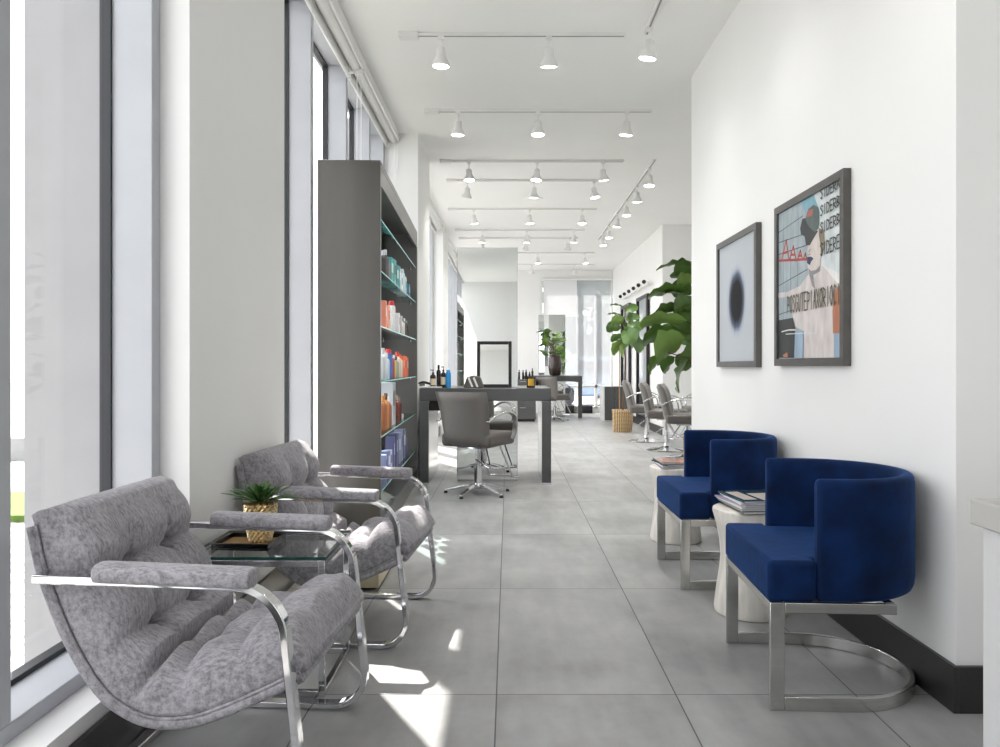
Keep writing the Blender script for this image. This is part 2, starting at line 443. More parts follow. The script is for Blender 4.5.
# =================================================================== OUTSIDE
bm = NB(); box(bm, -40, -1.46, -20, 60, -.25, -.05); struct('pavement', bm, M['paving'])
bm = NB(); box(bm, -1.46, 40, 17.95, 60, -.25, -.05); box(bm, -1.46, 40, -30, -6.05, -.25, -.05); struct('street', bm, M['asphalt'])
bm = NB(); box(bm, -5.6, -3.4, 5.55, 6.6, -.05, .0); tag(obj('lawn', bm, M['grass']), 'narrow strip of green grass beyond the paving outside', 'grass', kind='stuff')
bm = NB(); box(bm, -9, -2.6, 9.2, 9.5, -.05, .22); struct('kerb', bm, M['asphalt'])

def blob_tree(name, loc, r, h, label, seed):
    t = thing(name, label, 'tree', loc, group='street trees beyond the far window')
    g = random.Random(seed)
    bm = NB(); tube(bm, [(0, 0, 0), (.05, 0, h*.3), (0, .05, h*.65)], .12, 8); obj('trunk', bm, M['bark'], t, smooth=True)
    bm = NB()
    for _ in range(520):
        a = g.uniform(0, 2*PI); ph = math.acos(g.uniform(-1, 1)); q = r*g.uniform(.55, 1)
        c = Vector((q*math.cos(a)*math.sin(ph), q*math.sin(a)*math.sin(ph), h*.62+q*1.25*math.cos(ph)))
        d = Vector((g.gauss(0, 1), g.gauss(0, 1), g.gauss(0, 1))).normalized(); e = d.orthogonal().normalized(); s = g.uniform(.22, .5)
        vs = [bm.verts.new(c+d*s), bm.verts.new(c+e*s*.5), bm.verts.new(c-d*s), bm.verts.new(c-e*s*.5)]
        bm.faces.new(vs)
    obj('foliage', bm, M['treegreen'], t, recalc=False)
blob_tree('street_tree', (3.3, 27.2, -.05), 2.2, 5.4, 'leafy street tree behind the right pane of the far window', 3)
blob_tree('street_tree', (1.3, 36, -.05), 3.2, 6.6, 'paler street tree further off behind the middle pane of the far window', 4)
t = thing('parked_car', 'pale blue-grey parked car seen through the mesh screen of the far window', 'car', (2.9, 22.0, -.05))
bm = NB()
prof = [(-2.1, .3), (-2.1, .75), (-1.5, .9), (-.9, 1.4), (.7, 1.42), (1.5, .95), (2.1, .85), (2.15, .3)]
vs0 = [bm.verts.new((x, -.85, z)) for x, z in prof]; vs1 = [bm.verts.new((x, .85, z)) for x, z in prof]
bm.faces.new(vs0); bm.faces.new(vs1)
for k in range(len(prof)): bm.faces.new((vs0[k], vs0[(k+1) % 8], vs1[(k+1) % 8], vs1[k]))
obj('car_body', bm, M['carblue'], t, .06, 3)
bm = NB(); box(bm, -.95, .8, -.862, .862, .92, 1.3); obj('side_window', bm, M['cardark'], t, .05)
for x in (-1.35, 1.35):
    for y in (-.8, .8):
        bm = NB(); tube(bm, [(x, y-.1, .32), (x, y+.1, .32)], .32, 20); obj('wheel', bm, M['cardark'], t)

# =================================================================== ROLLER SHADES
def roller(y0, y1, label, cord=True):
    t = thing('roller_shade', label, 'roller shade', (-1.115, y0, CH-.055))
    L = y1-y0
    bm = NB(); tube(bm, [(0, .02, 0), (0, L-.02, 0)], .042, 18); obj('shade_roll', bm, M['lampwhite'], t, smooth=True)
    bm = NB(); box(bm, .045, .062, 0, L, -.03, .054); box(bm, -.06, .05, 0, .012, -.045, .054); box(bm, -.06, .05, L-.012, L, -.045, .054)
    obj('bracket_rail', bm, M['lampwhite'], t, .002)
    bm = NB(); box(bm, -.056, -.05, .02, L-.02, -.075, .02); tube(bm, [(-.053, .02, -.08), (-.053, L-.02, -.08)], .011, 10); obj('hem_bar', bm, M['lampwhite'], t, smooth=True)
    if cord:
        bm = NB()
        for s in (0, .03): tube(bm, [(.01+s, L-.02, 0), (.01+s, L-.02, -.8)], .0025, 6)
        obj('pull_cord', bm, M['lampwhite'], t)
roller(3.70, 5.52, 'white rolled-up window shade along the ceiling, nearer the camera')
roller(5.54, 7.29, 'white rolled-up window shade above the charcoal shelving unit')
roller(8.36, 11.99, 'white rolled-up window shade past the second white pier')
roller(13.01, 17.6, 'white rolled-up window shade beyond the third white pier')
# far window mesh screens
t = thing('window_screen', 'white mesh roller screen drawn over the far street window', 'window screen', (.80, YB-.05, 0))
bm = NB(); tube(bm, [(0, 0, 3.14), (1.62, 0, 3.14)], .035, 12); obj('shade_roll', bm, M['lampwhite'], t)
bm = NB(); box(bm, .01, 1.60, -.002, .0, .68, 3.13); obj('screen_cloth', bm, M['screen'], t)
bm = NB(); box(bm, .01, .80, -.012, -.008, 2.25, 3.1); obj('lowered_cloth', bm, M['screen2'], t, label='denser white cloth half lowered')

# =================================================================== TRACK LIGHTS
ORD = ['first', 'second', 'third', 'fourth', 'fifth', 'sixth', 'seventh', 'eighth', 'ninth']
def spot_proto():
    t = thing('track_spotlight', 'x', 'spotlight', (0, 0, CH), group='white bell spotlights on the ceiling tracks')
    bm = NB(); box(bm, -.02, .02, -.013, .013, -.045, -.018); obj('adapter', bm, M['lampwhite'], t, .002)
    bm = NB(); tube(bm, [(0, 0, -.04), (0, 0, -.10)], .006, 8)
    box(bm, -.006, .006, -.03, .03, -.107, -.098); box(bm, -.006, .006, -.032, -.028, -.15, -.1); box(bm, -.006, .006, .028, .032, -.15, -.1)
    obj('stem', bm, M['lampwhite'], t)
    bm = NB(); lathe(bm, [(.0, -.10), (.026, -.102), (.032, -.11), (.032, -.150), (.040, -.172), (.056, -.196), (.062, -.212), (.062, -.224), (.056, -.224), (.055, -.214)], n=28)
    obj('lamp_shade', bm, M['lampwhite'], t, smooth='all')
    bm = NB(); lathe(bm, [(.0555, -.216), (.0555, -.221), (.03, -.2215)], n=24); obj('lamp_face', bm, M['bulb'], t)
    return t
proto = spot_proto()
first = [True]
def spot(x, y, label, tilt=(0, 0)):
    if first[0]: o = proto; first[0] = False
    else: o = copy_tree(proto)
    o.location = (x, y, CH); o['label'] = label
    for ch in o.children:
        if tilt != (0, 0) and ch.name.split('.')[0] in ('lamp_shade', 'lamp_face'):
            # swivel the head about its pivot
            piv = Vector((0, 0, -.13)); R = Matrix.Rotation(tilt[0], 4, 'X') @ Matrix.Rotation(tilt[1], 4, 'Y')
            ch.matrix_local = Matrix.Translation(piv) @ R @ Matrix.Translation(-piv)
    lamp(x, y, y < 5)
LAMP_W = 48
lampdata = D.lights.new('track_lamp_light', 'SPOT'); lampdata.energy = LAMP_W; lampdata.spot_size = math.radians(125); lampdata.spot_blend = 1; lampdata.shadow_soft_size = .05; lampdata.color = (1, .98, .95)
lampsoft = lampdata.copy(); lampsoft.energy = 14
def lamp(x, y, soft=False):
    l = D.objects.new('track_lamp_light', lampsoft if soft else lampdata); link(l); l.location = (x, y, CH-.235)
def track(x0, x1, y, heads, k, feed=True):
    t = thing('ceiling_track', '%s white ceiling track counted from the camera, running across the room' % ORD[k], 'light track', (x0, y, CH), group='ceiling tracks across the room')
    bm = NB(); box(bm, 0, x1-x0, -.018, .018, -.02, 0); obj('rail', bm, M['lampwhite'], t, .002)
    bm = NB(); box(bm, .0, x1-x0-.01, -.006, .006, -.0215, -.019); obj('channel', bm, M['railgray'], t)
    if feed:
        bm = NB(); box(bm, -.13, 0, -.035, .035, -.035, 0); obj('power_feed', bm, M['lampwhite'], t, .003)
    names = ['left', 'middle', 'right'] if len(heads) == 3 else ['left', 'right']
    for nm, hx in zip(names, heads):
        spot(hx, y, '%s bell spotlight on the %s ceiling track from the camera' % (nm, ORD[k]), (rnd.uniform(-.12, .25), rnd.uniform(-.15, .15)))
def X(px, Y): return (px-508.5)/754*Y
track(-.61, .79, 5.10, [X(441, 5.1), X(549, 5.1)], 0)
track(-.61, 1.26, 6.62, [X(458, 6.62), X(538, 6.62), X(627, 6.62)], 1)
track(-.62, 1.26, 8.24, [X(469, 8.24), X(537, 8.24), X(603, 8.24)], 2)
track(-.62, 1.10, 9.09, [X(467.5, 9.09), X(534, 9.09), X(594, 9.09)], 3)
track(-.73, 1.26, 10.75, [X(474, 10.75), X(529.5, 10.75), X(582, 10.75)], 4)
track(-.75, 1.26, 12.4, [X(482.5, 12.4), X(527, 12.4), X(574, 12.4)], 5)
track(-.74, 1.22, 13.2, [X(483, 13.2), X(526, 13.2), X(568, 13.2)], 6)
track(-.5, 1.70, 14.9, [X(537.5, 14.9), X(585, 14.9)], 7, False)
track(.2, 1.9, 16.6, [X(532, 16.6), X(575, 16.6)], 8, False)
def ltrack(x, y0, y1, heads, which):
    t = thing('ceiling_track', 'white ceiling track running lengthwise, %s' % which, 'light track', (x, y0, CH))
    bm = NB(); box(bm, -.018, .018, 0, y1-y0, -.02, 0); obj('rail', bm, M['lampwhite'], t, .002)
    bm = NB(); box(bm, -.006, .006, 0, y1-y0-.01, -.0215, -.019); obj('channel', bm, M['railgray'], t)
    for i, y in enumerate(heads):
        lab = ('bell spotlight at the far end of the short lengthwise track overhead' if y > 4.9 else 'added unseen fill spotlight on the short lengthwise track, %s of five' % ORD[i]) if len(heads) == 5 else '%s bell spotlight from the camera along the lengthwise ceiling track' % ORD[i]
        spot(x, y, lab, (.12, .14) if len(heads) == 5 and y > 4.9 else (rnd.uniform(-.1, .1), rnd.uniform(-.1, .15)))
ltrack(.93, -1.6, 5.08, [-1.0, .8, 2.4, 3.8, 4.97], 'short one nearest the camera')  # all heads but the farthest are unseen, added to fill the camera end
ltrack(1.59, 8.2, 13.35, [8.5, 9.33, 10.17, 11.0, 11.96, 12.7], 'long one further down the room')
bm = NB(); lathe(bm, [(.001, -.008), (.115, -.008), (.125, -.004), (.125, 0)], (.33, 10.1, CH), 32)
tag(obj('ceiling_speaker', bm, M['ceiling']), 'flat round white speaker grille in the ceiling', 'speaker')

# =================================================================== GREY LOUNGE CHAIRS
def catmull(P, n):
    P = [Vector(p) for p in P]; P = [P[0]*2-P[1]]+P+[P[-1]*2-P[-2]]
    out = []
    for i in range(1, len(P)-2):
        for k in range(12):
            t = k/12
            a, b, c, d = P[i-1], P[i], P[i+1], P[i+2]
            out.append(.5*((2*b)+(c-a)*t+(2*a-5*b+4*c-d)*t*t+(3*b-a-3*c+d)*t**3))
    out.append(P[-2])
    L = [0]
    for a, b in zip(out, out[1:]): L.append(L[-1]+(b-a).length)
    res = []; j = 0
    for k in range(n):
        s = L[-1]*k/(n-1)
        while j < len(L)-2 and L[j+1] < s: j += 1
        f = (s-L[j])/max(1e-9, L[j+1]-L[j]); res.append(out[j].lerp(out[j+1], min(1, f)))
    return res

SH = [(-.665, .70), (-.632, .57), (-.565, .41), (-.49, .293), (-.42, .238), (-.345, .212), (-.245, .216), (-.15, .248), (-.04, .298), (.035, .335)]
def lounge_chair(label):
    t = thing('lounge_chair', label, 'armchair')
    # chrome loop frames
    for s in (-1, 1):
        y = s*.315
        path = fillet([(-.615, y, .587), (-.012, y, .574), (.05, y, .011), (-.55, y, .011)], [.125, .10], 12)
        bm = NB(); sweep(bm, path, rect(.02, .036), binormal=(0, 1, 0)); obj('side_frame', bm, M['chrome'], t, .003, 2, ang=25)
        # upholstered arm pad wrapped on the bar
        bm = NB()
        n = 14
        pr = []
        for k in range(n*2):
            a = 2*PI*k/(n*2); ca, sa = math.cos(a), math.sin(a)
            pr.append((.0235*math.copysign(abs(ca)**.65, ca), .036*math.copysign(abs(sa)**.65, sa)))
        pts = []; sc = []
        for k in range(13):
            f = (0, .012, .05, .15, .3, .4, .5, .6, .7, .85, .95, .988, 1)[k]; x = -.46+.385*f
            pts.append((x, y, .604-.010*f)); e = min(f, 1-f)*60; sc.append(min(1, .84+.16*min(1, e)))
        sweep(bm, pts, pr, binormal=(0, 1, 0), scales=sc)
        obj('arm_pad', bm, M['chen'], t, .006, 3, smooth=True, ang=60)
    bm = NB(); box(bm, -.57, -.534, -.3, .3, .002, .020); obj('rear_crossbar', bm, M['chrome'], t, .003)
    bm = NB(); box(bm, -.60, -.57, -.305, .305, .560, .575) ; 
    bm.free()
    # shell
    C = catmull([(x, 0, z) for x, z in SH], 64)
    def nrm(i):
        a = C[max(0, i-1)]; b = C[min(len(C)-1, i+1)]; tt = (b-a).normalized()
        return Vector((-tt.z, 0, tt.x))   # to the inside (up / forward)
    bm = NB()
    rings = []
    for i, p in enumerate(C):
        nn = nrm(i); w = .288
        q = []
        for (yy, hh) in ((-w+.006, 0), (-w, .006), (-w, .020), (-w+.006, .026), (w-.006, .026), (w, .020), (w, .006), (w-.006, 0)):
            q.append(bm.verts.new(p+nn*hh+Vector((0, yy, 0))))
        rings.append(q)
    for A, B in zip(rings, rings[1:]):
        for k in range(8): bm.faces.new((A[k], A[(k+1) % 8], B[(k+1) % 8], B[k]))
    bm.faces.new(rings[0]); bm.faces.new(rings[-1])
    obj('sling_shell', bm, M['chen'], t, smooth=True, ang=50)
    # tufted cushion
    Nu, Nv = 84, 150
    C2 = catmull([(-.672, 0, .722)]+[(x, 0, z) for x, z in SH]+[(.055, 0, .345)], Nv)
    vj = .53
    ub = (-.36, .36); vb = (.18, .37, .68, .85)
    T = .132; W = .279
    def edge(a, p): return max(0.0, 1-abs(a)**p)**.5
    def height(u, v):
        e = edge(u, 7)*edge(2*v-1, 16)
        h = T*(.15+.85*e)
        # rounded pillow break where back meets seat
        dj = abs(v-vj)
        h -= .062*math.exp(-(dj/.022)**1.2)*(.85+.15*math.cos(u*3))
        bu = min(ub, key=lambda q: abs(q-u)); bv = min(vb, key=lambda q: abs(q-v))
        du = abs(u-bu); dv = abs(v-bv)
        inner = edge(u, 10)*edge(2*v-1, 18)
        near_v = math.exp(-(dv/.05)**2); near_u = math.exp(-(du/.20)**2)
        h -= inner*.050*math.exp(-(du/.05))*(.14+.86*near_v)*min(1, v*9)
        h -= inner*.050*math.exp(-(dv/.014))*(.22+.78*near_u)
        h -= inner*.034*math.exp(-((du/.07)**2+(dv/.018)**2))
        h += inner*.022*min(1, v*8)*(1-math.exp(-(du/.16)**2))*(1-math.exp(-(dv/.05)**2))
        # radiating wrinkles and soft unevenness
        p = Vector((u*2.2, v*6.5, 1.7))
        h += inner*(.006*mnoise.noise(p)+.004*mnoise.noise(p*2.7))
        ang = math.atan2((v-bv)*2.6, (u-bu)); rr = math.hypot(du, dv*2.6)
        h += inner*.007*math.cos(ang*7+bu*5)*math.exp(-(rr/.16)**2)*min(1, rr/.05)
        return max(.012, h)
    bm = NB(); top = []
    def nrm2(i):
        a = C2[max(0, i-1)]; b = C2[min(Nv-1, i+1)]; tt = (b-a).normalized()
        return Vector((-tt.z, 0, tt.x)), tt
    for i in range(Nv):
        v = i/(Nv-1); nn, tt = nrm2(i); row = []
        for j in range(Nu+1):
            u = -1+2*j/Nu; u = math.copysign(abs(u)**.85, u)
            h = height(u, v)
            over = .03*math.sin(min(1, h/T)*PI/2)   # front and top roll slightly past the shell
            off = tt*(over*(1 if v > .97 else -1 if v < .03 else 0)*.6)
            pinch = 1-.012*(math.exp(-((v-vj)/.03)**2))
            row.append(bm.verts.new(C2[i]+nn*(.024+h)+off+Vector((0, u*W*pinch, 0))))
        top.append(row)
    bot = []
    for i in range(Nv):
        nn, tt = nrm2(i)
        bot.append([bm.verts.new(C2[i]+nn*.022+Vector((0, -W, 0))), bm.verts.new(C2[i]+nn*.022+Vector((0, W, 0)))])
    for i in range(Nv-1):
        for j in range(Nu): bm.faces.new((top[i][j], top[i][j+1], top[i+1][j+1], top[i+1][j]))
        bm.faces.new((bot[i][0], top[i][0], top[i+1][0], bot[i+1][0])); bm.faces.new((top[i][-1], bot[i][1], bot[i+1][1], top[i+1][-1]))
        bm.faces.new((bot[i][0], bot[i+1][0], bot[i+1][1], bot[i][1]))
    for i in (0, Nv-1): bm.faces.new([bot[i][0]]+top[i]+[bot[i][1]])
    obj('tufted_cushion', bm, M['chen'], t, smooth='all')
    # buttons
    for bv in vb:
        for bu in ub:
            i = int(bv*(Nv-1)); nn, tt = nrm2(i)
            c = C2[i]+nn*(.024+height(bu, bv)+.001)+Vector((0, bu*W, 0))
            bm = NB()
            bmesh.ops.create_uvsphere(bm, u_segments=12, v_segments=8, radius=.011, matrix=Matrix.Translation(c) @ nn.to_track_quat('Z', 'Y').to_matrix().to_4x4() @ Matrix.Scale(.5, 4, (0, 0, 1)))
            obj('tuft_button', bm, M['chen_dark'], t, smooth='all')
    # piping along both shell edges
    for s in (-1, 1):
        bm = NB()
        pts = [C[i]+nrm(i)*.027+Vector((0, s*.283, 0)) for i in range(len(C))]
        tube(bm, pts, .0045, 6); obj('piping', bm, M['chen'], t, smooth='all')
    return t
lc = lounge_chair('grey tufted lounge chair with chrome loop frame nearest the camera')
lc['group'] = 'grey tufted lounge chairs'
lc.location = (-.515, 2.11, 0); lc.rotation_euler.z = math.radians(-3)
lc2 = copy_tree(lc); lc2['label'] = 'grey tufted lounge chair beside the charcoal shelving unit, behind the glass table'
lc2.location = (-.41, 3.25, 0); lc2.rotation_euler.z = math.radians(-4.5)

# =================================================================== GLASS SIDE TABLE, TRAY, POT
t = thing('side_table', 'square chrome side table with clear glass top between the grey chairs', 'side table', (-.84, 2.70, 0))
TX, TY, TH = .23, .20, .467
for sx in (-1, 1):
    for sy in (-1, 1):
        bm = NB(); box(bm, sx*(TX-.01)-.011, sx*(TX-.01)+.011, sy*(TY-.01)-.011, sy*(TY-.01)+.011, .0, TH-.012); obj('leg', bm, M['chrome'], t, .002)
for z0, z1, nm in ((TH-.034, TH-.012, 'top_rail'), (.0, .022, 'base_rail')):
    bm = NB()
    for s in (-1, 1):
        box(bm, -TX+.022, TX-.022, s*(TY-.01)-.0105, s*(TY-.01)+.0105, z0, z1)
        box(bm, s*(TX-.01)-.0105, s*(TX-.01)+.0105, -TY+.022, TY-.022, z0, z1)
    obj(nm, bm, M['chrome'], t, .002)
bm = NB(); fs = box(bm, -TX-.004, TX+.004, -TY-.004, TY+.004, TH-.011, TH)
for f in fs:
    c = f.calc_center_median()
    f.material_index = 1 if abs(c.z-(TH-.0055)) < .001 else 0
obj('glass_top', bm, [M['tglass'], M['gedge']], t)

t = thing('serving_tray', 'small black tray with wooden base on the glass side table', 'tray', (-.915, 2.665, TH+.001), math.radians(-4))
bm = NB()
box(bm, -.10, .10, -.085, .085, 0, .006)
obj('tray_base', bm, M['blacklac'], t, .001)
bm = NB(); box(bm, -.094, .094, -.079, .079, .0062, .0085); obj('wood_inlay', bm, M['wood'], t)
bm = NB()
for s in (-1, 1):
    box(bm, -.10, .10, s*.0825-.003, s*.0825+.003, .006, .024); box(bm, s*.0975-.003, s*.0975+.003, -.0792, .0792, .006, .024)
obj('rim', bm, M['blacklac'], t, .001)
TZ = TH+.011
t = thing('potted_succulent', 'spiky green succulent in a gold lattice pot on the black tray', 'potted plant', (-.885, 2.69, TZ))
bm = NB()
n, m = 24, 12
rings = []
def potr(f): return .040+.019*math.sin(min(1, f*1.15)*PI/2)
n, m = 18, 14
for j in range(m+1):
    f = j/m
    rings.append([bm.verts.new((potr(f)*math.cos(2*PI*(k+.5*(j % 2))/n), potr(f)*math.sin(2*PI*(k+.5*(j % 2))/n), f*.142)) for k in range(n)])
for j in range(m-1):
    for k in range(n):
        a_, c_ = rings[j][k], rings[j+2][k]
        if j % 2 == 0: l_, r_ = rings[j+1][(k-1) % n], rings[j+1][k]
        else: l_, r_ = rings[j+1][k], rings[j+1][(k+1) % n]
        q = (l_.co+r_.co)/2; rr = math.hypot(q.x, q.y); ctr = bm.verts.new((q.x*(1-.0065/rr), q.y*(1-.0065/rr), q.z))
        for u_, w__ in ((a_, r_), (r_, c_), (c_, l_), (l_, a_)): bm.faces.new((u_, w__, ctr))
bm.faces.new(rings[0]); bm.faces.new(rings[-1])
obj('pot', bm, M['gold'], t)
bm = NB()
g = random.Random(5)
for k in range(46):
    a = k*2.399; lay = k/46
    el = math.radians(14+60*lay+g.uniform(-6, 6)); Ln = .145*(1-.42*lay)*g.uniform(.8, 1.1); w = .0085
    d = Vector((math.cos(a)*math.cos(el), math.sin(a)*math.cos(el), math.sin(el))); sd = Vector((-math.sin(a), math.cos(a), 0)); up = d.cross(sd)*-1
    base = Vector((0, 0, .136))+Vector((d.x, d.y, 0))*.012
    prev = None
    for q in range(6):
        f = q/5; p = base+d*Ln*f+Vector((0, 0, -.022*f*f))+Vector((0, 0, 0))
        ww = w*(math.sin(PI*min(1, .25+.75*(1-f)))**.8)*(1 if f < 1 else .05)+.0006
        row = [bm.verts.new(p-sd*ww), bm.verts.new(p-up*ww*.35), bm.verts.new(p+sd*ww), bm.verts.new(p+up*ww*.1)]
        if prev:
            for z in range(4): bm.faces.new((prev[z], prev[(z+1) % 4], row[(z+1) % 4], row[z]))
        prev = row
obj('succulent_leaves', bm, M['succ'], t, smooth='all')

# =================================================================== BLUE BARREL CHAIRS
def barrel_chair(label):
    t = thing('barrel_chair', label, 'armchair', group='blue velvet barrel chairs along the right wall')
    R = .30; cx = .265
    def arc(r, n=26, a0=-PI/2, a1=PI/2): return [(cx+r*math.cos(a0+(a1-a0)*k/n), r*math.sin(a0+(a1-a0)*k/n)) for k in range(n+1)]
    # seat: wide front block, narrower inside the shell
    bm = NB()
    poly = [(0, -R), (.152, -R), (.152, -R+.048)]+[(x, y) for x, y in arc(R-.05)]+[(.152, R-.048), (.152, R), (0, R)]
    extrude_poly(bm, poly, .345, .478)
    obj('seat', bm, M['blue'], t, .016, 4, smooth=True, ang=60)
    bm = NB()
    out = [(.155, -R)]+arc(R)+[(.155, R)]; inn = [(.155, R-.047)]+arc(R-.047)[::-1]+[(.155, -R+.047)]
    # shell as a rounded-top wall: strip of rings
    path_o = out; path_i = inn[::-1]
    rings = []
    N = len(path_o)
    for i in range(N):
        o = Vector((*path_o[i], 0)); q = Vector((*path_i[i], 0)); mid = (o+q)/2; hw = (o-q)/2
        ring = []
        z0, z1 = .345, .738
        rr = .0235
        # bottom outer edge rounded, top fully rounded
        pr = [(-1, z0), (.25, z0), (.62, z0+.006), (.88, z0+.02), (1, z0+.045), (1, z1-.03)]
        for k in range(1, 8):
            a = PI*k/8; pr.append((math.cos(a), z1-.024+.024*math.sin(a)))
        pr += [(-1, z1-.03)]
        for s, z in pr: ring.append(bm.verts.new(mid+hw*s+Vector((0, 0, z))))
        rings.append(ring)
    m = len(rings[0])
    for A, B in zip(rings, rings[1:]):
        for k in range(m): bm.faces.new((A[k], A[(k+1) % m], B[(k+1) % m], B[k]))
    bm.faces.new(rings[0]); bm.faces.new(rings[-1])
    obj('barrel_back', bm, M['blue'], t, .014, 4, smooth=True, ang=60)
    # metal: legs, floor loop, rail under the seat
    r = R-.008
    for s in (-1, 1):
        bm = NB(); box(bm, .004, .050, s*r-.008, s*r+.008, 0.0, .345); obj('leg', bm, M['steel'], t, .002)
    bm = NB()
    pth = [(.050, -r, .0225)]+[(x, y, .0225) for x, y in arc(r, 36)]+[(.050, r, .0225)]
    sweep(bm, pth, rect(.016, .045), binormal=(0, 0, 1)); obj('floor_loop', bm, M['steel'], t, .002, ang=25)
    bm = NB()
    box(bm, .051, .40, -r-.008, -r+.008, .312, .345); box(bm, .051, .40, r-.008, r+.008, .312, .345)
    box(bm, .004, .02, -r+.009, r-.009, .318, .345); box(bm, .37, .40, -r+.009, r-.009, .325, .345)
    obj('seat_rail', bm, M['steel'], t, .002)
    return t
bc = barrel_chair('blue velvet barrel chair on a steel loop base, nearest the camera by the wall')
bc.location = (.846, 2.705, 0); bc.rotation_euler.z = math.radians(-3)
bc2 = copy_tree(bc); bc2.location = (.842, 4.0, 0); bc2.rotation_euler.z = 0; bc2['label'] = 'blue velvet barrel chair further back, beyond the first white drum stool'

# drum stools with magazines
def drum(loc, label):
    pr = [(.150, 0), (.157, .004), (.160, .02), (.150, .10), (.136, .19), (.130, .25), (.136, .32), (.152, .40), (.166, .45), (.164, .462), (.155, .467)]
    bm = NB(); lathe(bm, pr, n=40)
    o = obj('drum_stool', bm, M['stool'], None, smooth=True, ang=40); o.location = loc
    bm2 = NB()
    return tag(o, label, 'stool', 'whitewashed drum stools')
drum((1.085, 3.38, 0), 'whitewashed waisted drum stool between the two blue chairs')
drum((1.06, 4.78, 0), 'whitewashed waisted drum stool behind the further blue chair')
covers = [((.25, .22, .24), (.75, .42, .28)), ((.55, .6, .58), (.8, .5, .4)), ((.86, .86, .84), (.4, .55, .5)), ((.65, .60, .72), (.9, .9, .9)), ((.9, .9, .88), (.7, .72, .6)), ((.2, .3, .35), (.9, .85, .8))]
posw = ['topmost', 'second from the top', 'third from the top', 'fourth from the top', 'fifth from the top', 'lowest']
def magazines(cx, cy, z, n, where, grp, seed):
    g = random.Random(seed); zz = z
    items = []
    for k in range(n):
        th = g.uniform(.006, .011); items.append(th)
    for k in range(n):
        th = items[k]; top_idx = n-1-k
        nm = posw[top_idx] if top_idx < n-1 else 'lowest'
        t = thing('magazine', 'glossy magazine, %s in the pile %s' % (nm, where), 'magazine', (cx+g.uniform(-.008, .008), cy+g.uniform(-.008, .008), zz), g.uniform(-.12, .12)+.08, grp)
        bm = NB(); box(bm, -.115, .1145, -.14, .14, .0012, th-.0012); obj('pages', bm, M['paper'], t)
        c1, c2 = covers[(k+seed) % 6]
        bm = NB(); box(bm, -.117, .117, -.142, .142, 0, .001); box(bm, -.117, .117, -.142, .142, th-.001, th); box(bm, -.118, -.117, -.142, .142, 0, th)
        obj('cover', bm, cm(*c1, .15), t)
        bm = NB(); box(bm, -.02, .11, -.12, .05, th, th+.0003); box(bm, -.1, -.04, -.1, .1, th, th+.0003); obj('cover_picture', bm, cm(*c2, .15), t)
        zz += th+.0006
magazines(1.10, 3.36, .468, 6, 'between the blue chairs', 'magazines piled on the near stool', 0)
magazines(1.06, 4.78, .468, 4, 'behind the further blue chair', 'magazines piled on the far stool', 3)

# =================================================================== SHELVING UNIT
def shelf_unit(label, L=2.5, H=2.37, Dp=.385):
    # local: x 0 = front face, -Dp = back ; y 0..L
    t = thing('shelving_unit', label, 'shelving unit')
    for y in (0, L-.04):
        bm = NB(); box(bm, -Dp, 0, y, y+.04, 0, H); obj('side_panel', bm, M['charcoal_metal'], t, .002)
    bm = NB(); box(bm, -Dp, 0, .041, L-.041, H-.04, H); box(bm, -.03, 0, .041, L-.041, H-.15, H-.041); obj('top_panel', bm, M['charcoal_metal'], t, .002)
    bm = NB(); box(bm, -Dp, 0, .041, L-.041, 0, .14); obj('plinth', bm, M['charcoal_metal'], t, .002)
    bm = NB(); box(bm, -Dp, -Dp+.02, L-.60, L-.041, .141, H-.041); obj('back_panel', bm, M['charcoal_in'], t)
    for z in (.31, .655, 1.005, 1.355, 1.705, 2.03):
        bm = NB(); fs = box(bm, -Dp+.021, -.012, .042, L-.042, z-.010, z)
        for f in fs:
            c = f.calc_center_median(); f.material_index = 1 if abs(c.z-(z-.005)) < .001 and c.x > -.1 else 0
        sh = obj('shelf', bm, [M['shelfglass'], M['tealedge']], t)
        bm = NB()
        for y in (.06, L-.06): tube(bm, [(-.06, y, z-.028), (-.06, y, z-.0105)], .010, 10); tube(bm, [(-Dp+.07, y, z-.028), (-Dp+.07, y, z-.0105)], .010, 10)
        obj('shelf_peg', bm, M['chrome'], sh)
    return t
su = shelf_unit('tall charcoal metal shelving unit with glass shelves by the windows')
su.location = (-.79, 4.65, 0); su.rotation_euler.z = math.radians(1.7)
su2 = copy_tree(su); su2['label'] = 'charcoal shelving unit behind the camera, seen only in the tall mirror'
su2.location = (-1.0, -2.6, 0); su2.rotation_euler.z = 0

